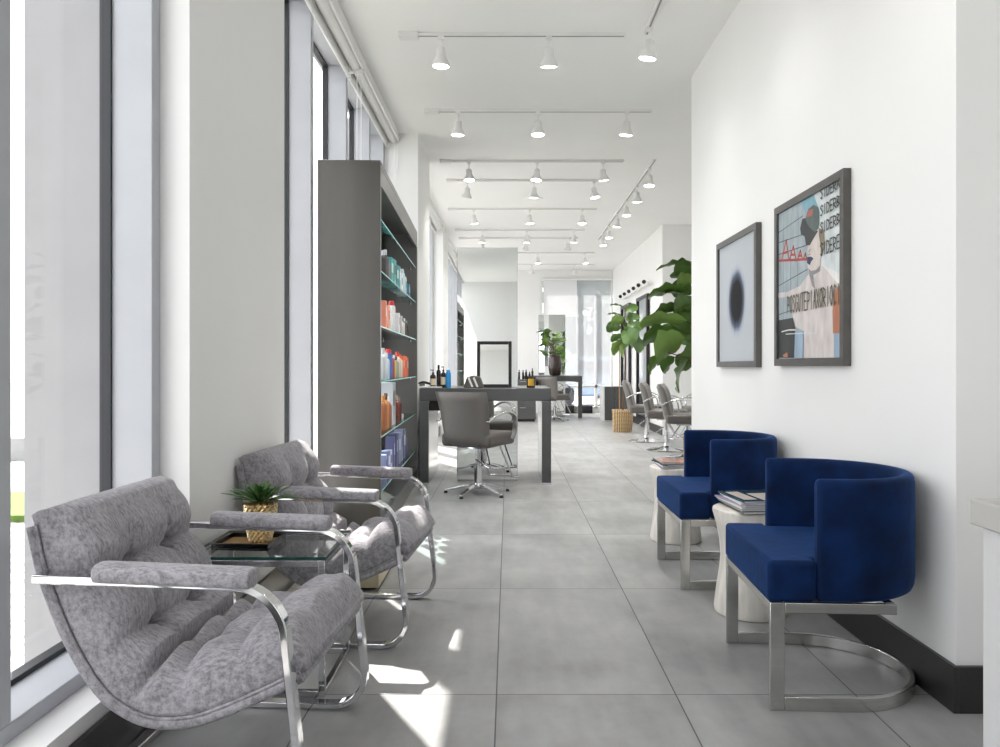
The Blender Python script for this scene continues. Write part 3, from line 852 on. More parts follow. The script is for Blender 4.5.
def product(kind, w, h, c1, c2, label, cat):
    """returns a thing at origin; w = width, h = height"""
    if kind == 'box':
        t = thing('product_box', label, cat)
        bm = NB(); box(bm, -w*.4, w*.4, -w/2, w/2, 0, h); obj('carton', bm, cm(*c1), t, .0015)
        bm = NB(); box(bm, w*.4, w*.4+.0006, -w*.36, w*.36, h*.45, h*.8); obj('printed_panel', bm, cm(*c2), t)
    elif kind == 'bottle':
        t = thing('product_bottle', label, cat)
        r = w/2; bm = NB(); lathe(bm, [(r*.9, 0), (r, .006), (r, h*.68), (r*.85, h*.75), (r*.4, h*.80), (r*.4, h*.82)], n=16); obj('bottle_body', bm, cm(*c1, .2), t, smooth=True)
        bm = NB(); lathe(bm, [(r*.5, h*.821), (r*.5, h*.97), (r*.42, h)], n=14); obj('cap', bm, cm(*c2, .25), t, smooth=True)
    elif kind == 'pump':
        t = thing('pump_bottle', label, cat)
        r = w/2; bm = NB(); lathe(bm, [(r*.95, 0), (r, .005), (r, h*.62), (r*.8, h*.70), (r*.35, h*.74), (r*.35, h*.76)], n=18); obj('bottle_body', bm, cm(*c1, .2), t, smooth=True)
        bm = NB(); lathe(bm, [(r*.45, h*.761), (r*.45, h*.84), (r*.15, h*.85), (r*.15, h*.95)], n=12); box(bm, -r*.9, r*.3, -.005, .005, h*.95, h); obj('pump_head', bm, cm(*c2, .3), t)
        bm = NB(); lathe(bm, [(r*1.02, h*.15), (r*1.02, h*.5)], n=18, cap=False); obj('label_band', bm, cm(.85, .8, .7), t)
    elif kind == 'can':
        t = thing('spray_can', label, cat)
        r = w/2; bm = NB(); lathe(bm, [(r, 0), (r, h*.8), (r*.8, h*.85)], n=16); obj('can_body', bm, cm(*c1, .25), t, smooth=True)
        bm = NB(); lathe(bm, [(r*.7, h*.851), (r*.7, h*.96), (r*.5, h)], n=14); obj('cap', bm, cm(*c2, .3), t, smooth=True)
    return t

wht = (.9, .9, .9); blk = (.1, .1, .1); teal = (.2, .55, .55); sil = (.75, .76, .78)
shelf_rows = [
 (1.705, 'top filled shelf', [
   ('bottle', .05, .20, (.25, .24, .24), sil, 'dark'), ('bottle', .05, .22, (.35, .33, .33), sil, 'grey'), ('bottle', .05, .18, (.5, .48, .48), (.15, .15, .15), 'pale grey'),
   ('box', .10, .20, teal, (.8, .9, .9), 'teal'), ('box', .11, .21, (.25, .62, .6), (.1, .35, .36), 'bright teal'), ('box', .10, .19, (.15, .45, .48), wht, 'deep teal'), ('box', .09, .20, (.3, .66, .66), wht, 'aqua'),
   ('box', .09, .16, (.85, .87, .88), (.5, .6, .65), 'white'), ('can', .055, .22, (.8, .85, .87), sil, 'silver'), ('box', .10, .17, (.72, .80, .82), teal, 'ice blue'), ('bottle', .06, .17, (.2, .5, .58), sil, 'sea green'), ('box', .09, .14, (.2, .32, .42), (.6, .7, .8), 'navy')]),
 (1.355, 'second filled shelf', [
   ('box', .07, .20, (.9, .55, .45), wht, 'salmon'), ('box', .07, .18, (.88, .62, .52), (.8, .3, .2), 'peach'), ('bottle', .06, .17, wht, (.8, .8, .8), 'plain white'), ('can', .06, .24, (.85, .85, .85), (.75, .15, .12), 'white and red'),
   ('bottle', .06, .2, (.78, .78, .8), (.75, .2, .15), 'grey and red'), ('box', .07, .17, (.82, .82, .82), (.7, .3, .3), 'light grey'), ('box', .07, .16, (.7, .68, .68), wht, 'mid grey'), ('bottle', .055, .15, (.86, .84, .82), blk, 'cream'),
   ('bottle', .055, .16, (.3, .27, .26), sil, 'brown glass'), ('bottle', .055, .15, (.22, .2, .2), (.5, .5, .5), 'black')]),
 (1.005, 'third filled shelf', [
   ('bottle', .06, .22, (.88, .89, .9), wht, 'tall white'), ('bottle', .055, .19, (.8, .85, .9), (.85, .85, .87), 'pale blue'), ('can', .06, .22, (.3, .4, .65), (.75, .2, .2), 'blue and red'), ('bottle', .06, .2, (.62, .3, .33), (.35, .35, .5), 'crimson'),
   ('bottle', .06, .18, (.85, .7, .4), wht, 'amber'), ('bottle', .055, .17, (.55, .65, .6), (.3, .3, .3), 'sage'), ('bottle', .06, .21, (.86, .78, .7), (.78, .25, .15), 'cream and red'), ('bottle', .055, .19, (.88, .85, .8), (.85, .4, .3), 'ivory'),
   ('box', .08, .18, (.88, .36, .16), (.95, .7, .5), 'orange'), ('box', .08, .18, (.92, .42, .2), (.8, .2, .1), 'bright orange'), ('box', .08, .17, (.85, .3, .14), wht, 'red orange')]),
 (.655, 'fourth filled shelf', [
   ('bottle', .055, .24, (.72, .45, .3), (.9, .6, .3), 'copper'), ('bottle', .055, .25, (.8, .55, .35), (.4, .25, .2), 'tan'), ('bottle', .055, .22, (.62, .4, .32), wht, 'rust'),
   ('box', .17, .32, (.74, .75, .77), (.5, .5, .52), 'large silver grey'),
   ('bottle', .055, .2, (.4, .2, .18), blk, 'maroon'), ('bottle', .055, .21, (.5, .25, .2), (.75, .6, .5), 'brick red'), ('bottle', .055, .19, (.35, .2, .18), (.5, .5, .5), 'dark brown'), ('box', .06, .04, (.7, .7, .7), wht, 'tiny pale')]),
 (.31, 'lowest filled shelf', [
   ('box', .07, .17, (.6, .63, .8), (.3, .3, .6), 'lilac'), ('box', .07, .18, (.45, .47, .62), wht, 'violet blue'), ('box', .07, .17, (.75, .77, .88), (.3, .35, .65), 'pale lavender'),
   ('box', .08, .25, (.34, .35, .50), (.7, .72, .85), 'indigo'), ('box', .08, .26, (.27, .28, .42), (.6, .6, .8), 'deep indigo'), ('box', .08, .25, (.47, .49, .60), (.85, .85, .9), 'slate blue'), ('box', .08, .26, (.52, .54, .66), (.3, .3, .5), 'dusty blue'),
   ('box', .08, .25, (.36, .37, .50), wht, 'dark blue'), ('bottle', .06, .22, (.42, .42, .6), sil, 'purple grey')]),
]
th = math.radians(1.7)
def su_pt(x, y, z): return (-.79+x*math.cos(th)-y*math.sin(th), 4.65+x*math.sin(th)+y*math.cos(th), z)
catn = {'box': 'box', 'bottle': 'bottle', 'can': 'spray can'}
span = {0: 1.72, 1: 1.66, 2: 1.55, 3: 1.30, 4: 1.45}
gaps = {0: (.50, .012), 1: (.50, .03), 2: (.52, .015), 3: (.52, .06), 4: (.52, .012)}
for ri, (z, nm, row) in enumerate(shelf_rows):
    y = .58
    extra = (span[ri]-sum(r[1] for r in row))/len(row)
    for k, (kd, w, h, c1, c2, cn) in enumerate(row):
        y += w/2
        kn = {'box': 'carton', 'bottle': 'bottle', 'can': 'spray can'}[kd]
        p = product(kd, w, h, c1, c2, '%s hair product %s on the %s of the charcoal unit' % (cn, kn, nm), catn[kd])
        p.location = su_pt(-.045-.4*w, y, z+.0005); p.rotation_euler.z = th+rnd.uniform(-.05, .05)
        p['group'] = 'hair products on the %s' % nm
        y += w/2+extra*rnd.uniform(.75, 1.25)

# cream cube
t = thing('storage_cube', 'low cream box standing under and behind the further grey chair', 'box', (-.785, 3.94, 0))
bm = NB(); box(bm, -.15, .15, -.25, .25, .012, .18); obj('box_body', bm, M['cream'], t, .004)
bm = NB(); box(bm, -.155, .155, -.255, .255, .181, .20); obj('lid', bm, M['cream'], t, .004)
bm = NB(); box(bm, -.13, .13, -.23, .23, 0, .0115); obj('foot', bm, M['blacklac'], t)

# =================================================================== STATIONS (desk + mirror)
def desk(loc, label, W=1.22, Dp=.95, H=.895):
    t = thing('styling_desk', label, 'desk', loc, group='dark grey styling desks')
    for x in (0, W-.085):
        bm = NB(); box(bm, x, x+.085, 0, Dp, .02, H-.12); obj('side_panel', bm, M['table_gray'], t, .003)
        bm = NB(); box(bm, x-.002, x+.087, -.002, Dp+.002, 0, .019); obj('metal_foot', bm, M['chrome'], t, label='chrome foot plate')
    bm = NB(); box(bm, 0, W, 0, Dp, H-.119, H); obj('desktop', bm, M['table_gray'], t, .006)
    bm = NB(); box(bm, .09, .30, .02, .35, H-.21, H-.12); obj('drawer', bm, M['blacklac'], t, .003)
    for x in (.0855, W-.087):
        bm = NB(); box(bm, x, x+.0015, .004, Dp-.004, .021, H-.14); obj('metal_lining', bm, M['steel'], t)
    return t
dk = desk((-.825, 6.98, 0), 'dark grey styling desk with a tall mirror through it, nearest the camera', Dp=.95)
def standing_mirror(x0, x1, y, H, label):
    t = thing('standing_mirror', label, 'mirror', ((x0+x1)/2, y, 0), group='tall frameless mirrors of the styling desks')
    w = (x1-x0)/2
    # the mirror is let into the desk: upper sheet above the desktop, lower sheet below
    for z0, z1, nm in ((.897, H, 'mirror_sheet'), (.02, .77, 'lower_mirror_sheet')):
        bm = NB(); box(bm, -w, w, -.012, -.004, z0, z1); box(bm, -w, w, .004, .012, z0, z1); obj(nm, bm, M['mirror'], t)
        bm = NB(); box(bm, -w-.004, w+.004, -.0035, .0035, z0, z1+.004)
        box(bm, -w-.006, -w-.0005, -.013, .013, z0, z1+.005); box(bm, w+.0005, w+.006, -.013, .013, z0, z1+.005)
        obj('mirror_edge', bm, M['steel'], t)
    bm = NB(); box(bm, -w, w, -.02, .02, 0, .019); obj('base_channel', bm, M['steel'], t)
    return t
standing_mirror(-.488, .081, 7.225, 2.23, 'tall frameless mirror rising through the nearest styling desk')

def salon_chair(label, base='star'):
    # faces +y ; origin on floor under the pedestal
    t = thing('salon_chair', label, 'salon chair')
    bm = NB()
    # backrest: padded panel behind, curved horizontally
    def padgrid(cy, w, z0, z1, th, tilt, bow, flare, nx=14, nz=12):
        fr, bk = [], []
        for j in range(nz+1):
            fz = j/nz; z = z0+(z1-z0)*fz; yb = cy-tilt*fz-flare*fz**4; ww = w*(.93+.14*fz)
            rf, rb = [], []
            for i in range(nx+1):
                u = -1+2*i/nx
                e = (max(0, 1-abs(u)**6)*max(0, 1-abs(2*fz-1)**8))**.5
                yy = yb+bow*u*u
                rf.append(bm.verts.new((u*ww/2, yy+th*.5*e+.004, z))); rb.append(bm.verts.new((u*ww/2, yy-th*.5*e*.8-.004, z)))
            fr.append(rf); bk.append(rb)
        for j in range(nz):
            for i in range(nx):
                bm.faces.new((fr[j][i], fr[j][i+1], fr[j+1][i+1], fr[j+1][i])); bm.faces.new((bk[j][i], bk[j+1][i], bk[j+1][i+1], bk[j][i+1]))
            bm.faces.new((fr[j][0], fr[j+1][0], bk[j+1][0], bk[j][0])); bm.faces.new((fr[j][-1], bk[j][-1], bk[j+1][-1], fr[j+1][-1]))
        bm.faces.new(fr[0]+bk[0][::-1]); bm.faces.new(fr[-1]+bk[-1][::-1])
    padgrid(-.235, .46, .43, .885, .085, .075, .05, .04)
    obj('backrest', bm, M['vinyl'], t, smooth=True, ang=70)
    bm = NB(); box(bm, -.235, .235, -.235, .255, .42, .535); obj('seat', bm, M['vinyl_dark'], t, .035, 4, smooth=True, ang=60)
    for s in (-1, 1):
        bm = NB()
        pts = catmull([(s*.235, -.27, .64), (s*.275, -.14, .70), (s*.285, .02, .71), (s*.283, .14, .66), (s*.272, .17, .56), (s*.25, .155, .47)], 30)
        sweep(bm, pts, rect(.016, .042), binormal=None); obj('armrest', bm, M['silver_arm'], t, .004, 2)
    bm = NB(); tube(bm, [(0, 0, .06), (0, 0, .24)], .034, 18); tube(bm, [(0, 0, .24), (0, 0, .40)], .022, 14); box(bm, -.12, .12, -.12, .12, .40, .42)
    obj('column', bm, M['chrome'], t, smooth=True, ang=30)
    bm = NB(); tube(bm, [(.0, -.04, .30), (.12, -.10, .26), (.2, -.13, .24)], .007, 8); obj('height_lever', bm, M['chrome'], t)
    if base == 'star':
        bm = NB()
        for k in range(5):
            a = -PI/2+2*PI*k/5
            d = Vector((math.cos(a), math.sin(a), 0))
            sweep(bm, [d*.02+Vector((0, 0, .075)), d*.12+Vector((0, 0, .062)), d*.22+Vector((0, 0, .038)), d*.295+Vector((0, 0, .022))], rect(.02, .038), binormal=(-d.y, d.x, 0), scales=[1.2, 1, .85, .7])
        lathe(bm, [(.045, .045), (.05, .07), (.035, .10)], n=16)
        obj('star_base', bm, M['chrome'], t, .003)
        for k in range(5):
            a = -PI/2+2*PI*k/5
            bm = NB(); lathe(bm, [(.016, 0), (.018, .006), (.012, .02)], (.286*math.cos(a), .286*math.sin(a), 0), 12); obj('glide_foot', bm, M['blacklac'], t)
    else:
        bm = NB(); lathe(bm, [(.265, 0), (.268, .008), (.24, .02), (.10, .035), (.045, .06), (.04, .09)], n=40); obj('disc_base', bm, M['chrome'], t, smooth=True)
    bm = NB()
    for s in (-1, 1):
        tube(bm, fillet([(s*.10, .20, .42), (s*.12, .42, .10), (s*.17, .50, .10), (s*.17, .36, .10)], [.03, .03], 4)[:8], .009, 8)
    tube(bm, fillet([(-.12, .42, .10), (-.19, .50, .09), (.19, .50, .09), (.12, .42, .10)], [.03, .03], 5), .010, 8)
    obj('footrest', bm, M['chrome'], t, smooth=True)
    return t
c0 = salon_chair('taupe salon chair facing the nearest styling desk, back to the camera')
c0.location = (-.262, 6.50, 0); c0.rotation_euler.z = math.radians(-27)
cd = salon_chair('taupe salon chair on a disc base, middle of the row along the right', 'disc')
cd.location = (2.07, 9.85, 0); cd.rotation_euler.z = math.radians(-107)
for (x, y, r, lab) in ((2.02, 11.0, -104, 'taupe salon chair furthest along the right row, beside the woven basket'),
                       (2.13, 8.95, -108, 'taupe salon chair nearest the camera in the right row, by the big ficus')):
    c = copy_tree(cd); c.location = (x, y, 0); c.rotation_euler.z = math.radians(r); c['label'] = lab
c = copy_tree(cd); c.location = (2.75, 10.6, 0); c.rotation_euler.z = math.radians(96); c['label'] = 'taupe salon chair standing behind the right row, mostly hidden by it'
c = copy_tree(c0); c.location = (.93, 15.2, 0); c.rotation_euler.z = math.radians(-38); c['label'] = 'taupe salon chair at the furthest styling desk'
for o in D.objects:
    if o.get('category') == 'salon chair': o['group'] = 'taupe salon chairs'

# second station far away
dk2 = copy_tree(dk); dk2.location = (.32, 15.75, 0); dk2['label'] = 'dark grey styling desk at the far end with plant and mirror'
standing_mirror(.65, 1.22, 16.25, 2.2, 'tall frameless mirror rising through the far styling desk')
t = thing('storage_cabinet', 'dark grey low cabinet beyond the tall mirror, left of the far desk', 'cabinet', (.02, 14.9, 0))
bm = NB(); box(bm, 0, .52, 0, .45, .05, .835); obj('cabinet_body', bm, M['table_gray'], t, .003)
for k in range(3):
    bm = NB(); box(bm, .01, .51, -.014, -.001, .06+.26*k, .31+.26*k); d = obj('drawer', bm, M['table_gray'], t, .003)
    bm = NB(); box(bm, .2, .32, -.028, -.015, .27+.26*k, .28+.26*k); obj('handle', bm, M['steel'], d)
bm = NB(); box(bm, .02, .50, .02, .43, 0, .049); obj('plinth', bm, M['blacklac'], t)
for k, (dx, h, lab) in enumerate(((.19, .19, 'leftmost'), (.27, .18, 'second from the left'), (.33, .19, 'third from the left'), (.40, .15, 'shortest'), (.455, .22, 'tallest'))):
    p = product('bottle', .045, h, blk, (.2, .16, .13), '%s of the slim dark bottles on the low cabinet' % lab, 'bottle')
    p.location = (.02+dx, 15.0, .836); p['group'] = 'slim dark bottles on the low cabinet'

# grey cabinet on the right by the window
t = thing('storage_cabinet', 'grey two-door cabinet with white side near the far window', 'cabinet', (1.87, 15.0, 0))
bm = NB(); box(bm, 0, .50, .0, .45, .0, .70); obj('cabinet_body', bm, M['lampwhite'], t, .004)
for x in (.04, .27):
    bm = NB(); box(bm, x, x+.225, -.016, -.001, .02, .69); d = obj('door', bm, M['table_gray'], t, .003, label='dark grey flat door')
# low black radiators / vents below the far window
for x, lab in ((1.38, 'black floor vent under the far window, nearer the desk'), (1.78, 'black floor vent under the far window, nearer the cabinet')):
    t = thing('floor_vent', lab, 'vent', (x, 17.5, 0))
    bm = NB(); box(bm, -.17, .17, 0, .17, 0, .17); obj('vent_housing', bm, M['blacklac'], t, .005)
    bm = NB()
    for k in range(5): box(bm, -.15, .15, -.004, -.0005, .03+.026*k, .04+.026*k)
    obj('vent_slats', bm, M['table_gray'], t)

# mirrors with dark frames on the far right wall + rail with round knobs
for y0, y1, lab in ((13.05, 14.15, 'dark framed wall mirror nearer the camera on the far right wall'), (15.0, 16.1, 'dark framed wall mirror nearer the street window')):
    t = thing('wall_mirror', lab, 'mirror', (2.44, y0, 0), group='dark framed mirrors on the far right wall')
    bm = NB(); box(bm, -.05, -.001, 0, .09, .15, 2.36); box(bm, -.05, -.001, y1-y0-.09, y1-y0, .15, 2.36); box(bm, -.05, -.001, .0905, y1-y0-.0905, 2.30, 2.36); box(bm, -.05, -.001, .0905, y1-y0-.0905, .15, .21)
    obj('mirror_frame', bm, M['frame_black'], t)
    bm = NB(); box(bm, -.025, -.015, .091, y1-y0-.091, .211, 2.299); obj('mirror_sheet', bm, M['mirror'], t)
t = thing('knob_rail', 'white wall rail with dark round knobs above the framed mirrors', 'wall rail', (2.44, 12.7, 2.50))
bm = NB(); tube(bm, [(-.08, 0, 0), (-.08, 3.2, 0)], .022, 10); 
for k in (0.3, 2.8): tube(bm, [(0.0, k, 0), (-.08, k, 0)], .012, 8)
obj('rail', bm, M['lampwhite'], t)
for k in range(6):
    bm = NB(); bmesh.ops.create_uvsphere(bm, u_segments=14, v_segments=10, radius=.036, matrix=Matrix.Translation((-.10, .33+.55*k, .055))); obj('round_knob', bm, M['frame_black'], t, smooth='all')

# small framed mirror on near desk
t = thing('tabletop_mirror', 'black framed tabletop mirror on the nearest styling desk', 'mirror', (-.135, 7.15, .896))
t.rotation_euler.x = math.radians(-4)
bm = NB(); box(bm, -.165, -.135, -.01, .01, 0, .44); box(bm, .135, .165, -.01, .01, 0, .44); box(bm, -.1345, .1345, -.01, .01, .41, .44); box(bm, -.1345, .1345, -.01, .01, 0, .03)
obj('mirror_frame', bm, M['frame_black'], t, .002)
bm = NB(); box(bm, -.134, .134, -.003, .004, .031, .409); obj('mirror_sheet', bm, M['mirror'], t)

# things on the near desk
DT = .896
for kd, px, w, h, c1, c2, lab, cat in (
    ('pump', 433, .055, .17, (.24, .15, .10), blk, 'amber bottle with black pump, leftmost on the near desk', 'bottle'),
    ('bottle', 438.6, .042, .215, (.08, .08, .08), (.12, .12, .12), 'tall slim black bottle between amber bottles on the near desk', 'bottle'),
    ('pump', 443.3, .045, .20, (.20, .13, .10), blk, 'amber bottle with cream label beside the blue one', 'bottle'),
    ('can', 448.3, .05, .17, (.15, .55, .80), (.2, .6, .85), 'bright blue can on the near desk', 'spray can')):
    p = product(kd, w, h, c1, c2, lab, cat); p.location = (X(px, 7.08), 7.08, DT); p['group'] = 'bottles on the near styling desk'
t = thing('candle_jar', 'black candle jar with gold label on the right of the near desk', 'candle', (.21, 7.06, DT))
bm = NB(); lathe(bm, [(.038, 0), (.041, .004), (.041, .10), (.036, .10), (.035, .07), (.001, .07)], n=24, cap=False); obj('jar', bm, M['blacklac'], t, smooth=True)
bm = NB()
lathe(bm, [(.0415, .02), (.0415, .085)], n=24, cap=False); bmesh.ops.delete(bm, geom=[f for f in bm.faces if not (f.calc_center_median().y < -.02 and abs(f.calc_center_median().x) < .028)], context='FACES')
obj('gold_label', bm, cm(.78, .62, .25, .3, .9), t)
t = thing('hair_brush', 'black hair brush lying on white cloth at the left of the near desk', 'brush', (-.783, 7.06, DT+.012))
bm = NB(); tube(bm, catmull([(-.06, 0, .028), (-.02, 0, .04), (.03, 0, .03), (.09, .02, .004)], 14), .012, 8, scales=[.6+.4*math.sin(PI*k/13) for k in range(14)]); obj('brush_body', bm, M['blacklac'], t, smooth='all')
bm = NB(); box(bm, -.05, .0, -.008, .008, .005, .03); obj('bristles', bm, M['table_gray'], t)
bm = NB(); box(bm, -.80, -.62, 7.0, 7.16, DT, DT+.012); tag(obj('folded_cloth', bm, M['lampwhite'], None, .004), 'folded white cloth under the black brush on the near desk', 'cloth')
t = thing('reflection_stand_in', 'chair-reflection stand-in, grey towel with pale stripes left of the black tabletop mirror', 'wedge', (X(475, 7.06), 7.06, DT))
bm = NB()  # guessed solid wedge put in for a blurred chair reflection
vs = [(-.11, 0), (-.075, .10), (-.03, .115), (.05, .105), (.085, .0)]
for a in (-.04, .04):
    pass
A = [bm.verts.new((x, -.04, z)) for x, z in vs]; B = [bm.verts.new((x, .04, z)) for x, z in vs]
bm.faces.new(A); bm.faces.new(B)
for k in range(5): bm.faces.new((A[k], A[(k+1) % 5], B[(k+1) % 5], B[k]))
obj('wedge', bm, M['vinyl_dark'], t, .012, 3)
bm = NB()
for x in (-.068, -.02):
    vs = [bm.verts.new(p) for p in ((x, -.0415, .092), (x+.018, -.0415, .10), (x+.055, -.0415, .008), (x+.037, -.0415, .008))]; bm.faces.new(vs)
    vs = [bm.verts.new(p) for p in ((x, -.0405, .092), (x+.018, -.0405, .10), (x+.055, -.0405, .008), (x+.037, -.0405, .008))]; bm.faces.new(vs)
obj('stripe', bm, M['lampwhite'], t, label='pale stripes')

# =================================================================== PLANTS
def leaf(bm, base, tip, w, roll=0.0, droop=.12, mi=0, nl=10, nw=6, shape='fiddle'):
    base = Vector(base); tip = Vector(tip); ax = tip-base; L = ax.length; t = ax.normalized()
    side = t.cross(Vector((0, 0, 1)))
    side = side.normalized() if side.length > 1e-3 else Vector((1, 0, 0))
    side = (Matrix.Rotation(roll, 3, t) @ side); nrm = side.cross(t).normalized()
    grid = []
    for i in range(nl+1):
        f = i/nl
        if shape == 'fiddle': ww = w*(.10+.95*(math.sin(PI*f**.95)**.55)*(.55+.45*f)*(1-.18*math.exp(-((f-.38)/.13)**2))) if 0 < f < 1 else w*.05
        else: ww = w*math.sin(PI*(f**.8))**.9+.001
        p = base+t*L*f+nrm*(droop*L*math.sin(PI*f))
        row = []
        for j in range(nw+1):
            u = -1+2*j/nw
            wav = .035*L*math.sin(f*17+u*2)*abs(u)**2
            row.append(bm.verts.new(p+side*u*ww*.5+nrm*(abs(u)**1.3*ww*.13+wav)))
        grid.append(row)
    for i in range(nl):
        for j in range(nw):
            fc = bm.faces.new((grid[i][j], grid[i][j+1], grid[i+1][j+1], grid[i+1][j])); fc.smooth = True; fc.material_index = mi
def W3(px, py, Y): return Vector(((px-508.5)/754*Y, Y, 1.10+(366-py)/754*Y))
def basket(t, r, h):
    bm = NB()
    lathe(bm, [(r*.86, 0), (r*.95, h*.15), (r, h*.5), (r*1.02, h*.9), (r*1.05, h), (r*.95, h), (r*.93, h*.8), (r*.001, h*.8)], n=36, cap=False)
    obj('woven_basket', bm, M['basket'], t, smooth='all')
# big ficus ---------------
Yf = 8.05
t = thing('fiddle_leaf_fig', 'large fiddle-leaf fig with broad leaves at the wall corner', 'potted tree', (2.07, Yf, 0))
org = Vector((2.07, Yf, 0))
basket(t, .2, .34)
stem = catmull([(0, 0, .25), (.02, .02, .7), (-.03, .0, 1.2), (.0, .03, 1.7), (-.02, 0, 2.2)], 30)
bm = NB(); tube(bm, stem, .017, 8, scales=[1.2-.6*k/29 for k in range(30)])
z3 = lambda zx, zy, dy=0: W3(600+zx/4.67, 250+zy/4.67, Yf+dy)-org
LV = [((425, 75), (262, 97), 72, .2, -.1, 0), ((440, 60), (400, 110), 60, 1.2, .1, 0), ((438, 90), (345, 88), 85, 1.0, -.05, 0), ((440, 140), (360, 165), 85, 1.1, -.08, 1), ((436, 185), (330, 195), 90, 1.0, .08, 0), ((436, 250), (345, 275), 100, 1.1, -.1, 0), ((440, 470), (372, 560), 85, 1.1, .05, 0), ((435, 155), (325, 120), 60, .5, .05, 0), ((440, 110), (365, 70), 55, .3, .15, 0), ((412, 200), (224, 222), 95, .5, -.15, 0), ((410, 215), (277, 208), 70, -.3, 0, 0),
      ((432, 215), (370, 330), 95, 1.0, .1, 0), ((365, 262), (258, 322), 80, .9, -.1, 0), ((405, 330), (185, 350), 75, .9, -.2, 1), ((365, 372), (200, 435), 95, .9, -.12, 0), ((395, 415), (262, 505), 160, 1.25, -.25, 1),
      ((312, 478), (232, 578), 75, 1.0, -.1, 1), ((350, 500), (293, 572), 70, 1.2, -.05, 0), ((412, 512), (372, 665), 115, 1.3, -.2, 0), ((438, 405), (415, 530), 70, 1.1, .05, 0), ((428, 300), (340, 400), 110, 1.1, .1, 0), ((440, 330), (380, 440), 90, 1.2, .2, 0)]
bm2 = NB()
for (b, tp, w, roll, dy, mi) in LV:
    B = z3(*b, 0); T_ = z3(*tp, dy)
    ww = w/4.67/754*Yf*1.35
    leaf(bm2, B, T_, ww, roll, .10, mi)
    # petiole to the stem
    s = min(stem, key=lambda q: abs(q.z-(B.z-.05)))
    tube(bm, [s, (s+B)/2+Vector((0, 0, -.02)), B], .005, 6)
g = random.Random(8)
for k in range(22):   # leaves on the far side and above, partly behind the wall corner
    s = stem[10+int(19*k/21)-1]; a = g.uniform(-PI*.45, PI*.55); el = g.uniform(-.5, .5); L = g.uniform(.26, .36)
    d = Vector((math.cos(a)*math.cos(el), math.sin(a)*math.cos(el), math.sin(el)))
    leaf(bm2, s+d*.08, s+d*(.08+L), g.uniform(.16, .24), g.uniform(-.4, .9), .1, g.choice((0, 0, 1)))
    tube(bm, [s, s+d*.08], .004, 6)
obj('trunk', bm, M['bark'], t, smooth='all')
obj('foliage', bm2, [M['leaf'], M['leaf2']], t, smooth='all', recalc=False)
# smaller ficus in the seagrass basket ------
Yg = 12.6
t = thing('fiddle_leaf_fig', 'slender fiddle-leaf fig in a woven basket by the far chairs', 'potted tree', (1.905, Yg, 0))
org2 = Vector((1.905, Yg, 0)); basket(t, .17, .37)
stem = catmull([(0, 0, .28), (.03, 0, .7), (.05, .02, 1.2), (.02, 0, 1.7), (.06, 0, 2.12)], 26)
bm = NB(); tube(bm, stem, .014, 8, scales=[1.2-.5*k/25 for k in range(26)])
bm2 = NB()
z4 = lambda zx, zy, dy=0: W3(600+zx/4.67, 250+zy/4.67, Yg+dy)-org2
LV = [((110, 268), (45, 258), 22, .3, 0, 0), ((105, 310), (35, 300), 22, .3, 0, 0), ((112, 290), (178, 265), 45, 1.1, 0, 0), ((120, 330), (50, 340), 60, 1.1, -.1, 1), ((100, 365), (28, 362), 55, 1.2, -.1, 0),
      ((110, 400), (48, 425), 40, 1.0, 0, 0), ((115, 420), (60, 490), 60, 1.2, -.1, 1), ((140, 420), (105, 500), 60, 1.3, -.12, 1), ((125, 350), (200, 370), 55, 1.1, -.1, 0), ((150, 390), (188, 480), 60, 1.2, 0, 0),
      ((118, 330), (185, 310), 45, .9, .1, 0), ((110, 370), (170, 430), 85, 1.3, -.15, 0), ((120, 400), (150, 460), 60, 1.2, .1, 1), ((130, 300), (150, 345), 60, 1.2, .1, 0), ((100, 340), (140, 410), 70, 1.0, .1, 0)]
for (b, tp, w, roll, dy, mi) in LV:
    B = z4(*b, 0); T_ = z4(*tp, dy); leaf(bm2, B, T_, w/4.67/754*Yg*1.25, roll, .1, mi, 8, 4)
    s = min(stem, key=lambda q: abs(q.z-(B.z-.04))); tube(bm, [s, B], .004, 5)
obj('trunk', bm, M['bark'], t, smooth='all')
obj('foliage', bm2, [M['leaf'], M['leaf2']], t, smooth='all', recalc=False)
bm = NB(); tube(bm, [(-.05, 0, .29), (-.05, 0, 1.5)], .008, 8); obj('bamboo_stake', bm, M['wood'], t)
# plant in dark vase on the far desk
t = thing('vase_plant', 'leafy green plant in a tall dark vase on the far desk', 'potted plant', (1.0, 15.93, .896))
bm = NB(); lathe(bm, [(.07, 0), (.10, .02), (.13, .2), (.12, .38), (.09, .44), (.085, .44), (.08, .40), (.001, .38)], n=24, cap=False); obj('vase', bm, cm(.2, .15, .13, .25), t, smooth='all')
bm = NB(); bm2 = NB(); g = random.Random(21)
for k in range(46):
    a = g.uniform(0, 2*PI); h = g.uniform(.42, .95); r = g.uniform(.02, .2); s = Vector((r*math.cos(a)*.7-.08, r*math.sin(a)*.5, h)); d = Vector((math.cos(a), math.sin(a)*.6, g.uniform(-.3, .7))).normalized()
    leaf(bm2, s, s+d*g.uniform(.14, .22), g.uniform(.05, .09), g.uniform(0, 1.4), .1, g.choice((0, 0, 1)), 6, 4, 'oval')
    if k % 6 == 0: tube(bm, [(0, 0, .38), (s.x*.5, s.y*.5, h*.8), tuple(s)], .006, 5)
obj('stem', bm, M['bark'], t); obj('foliage', bm2, [M['leaf'], M['leaf2']], t, smooth='all', recalc=False)

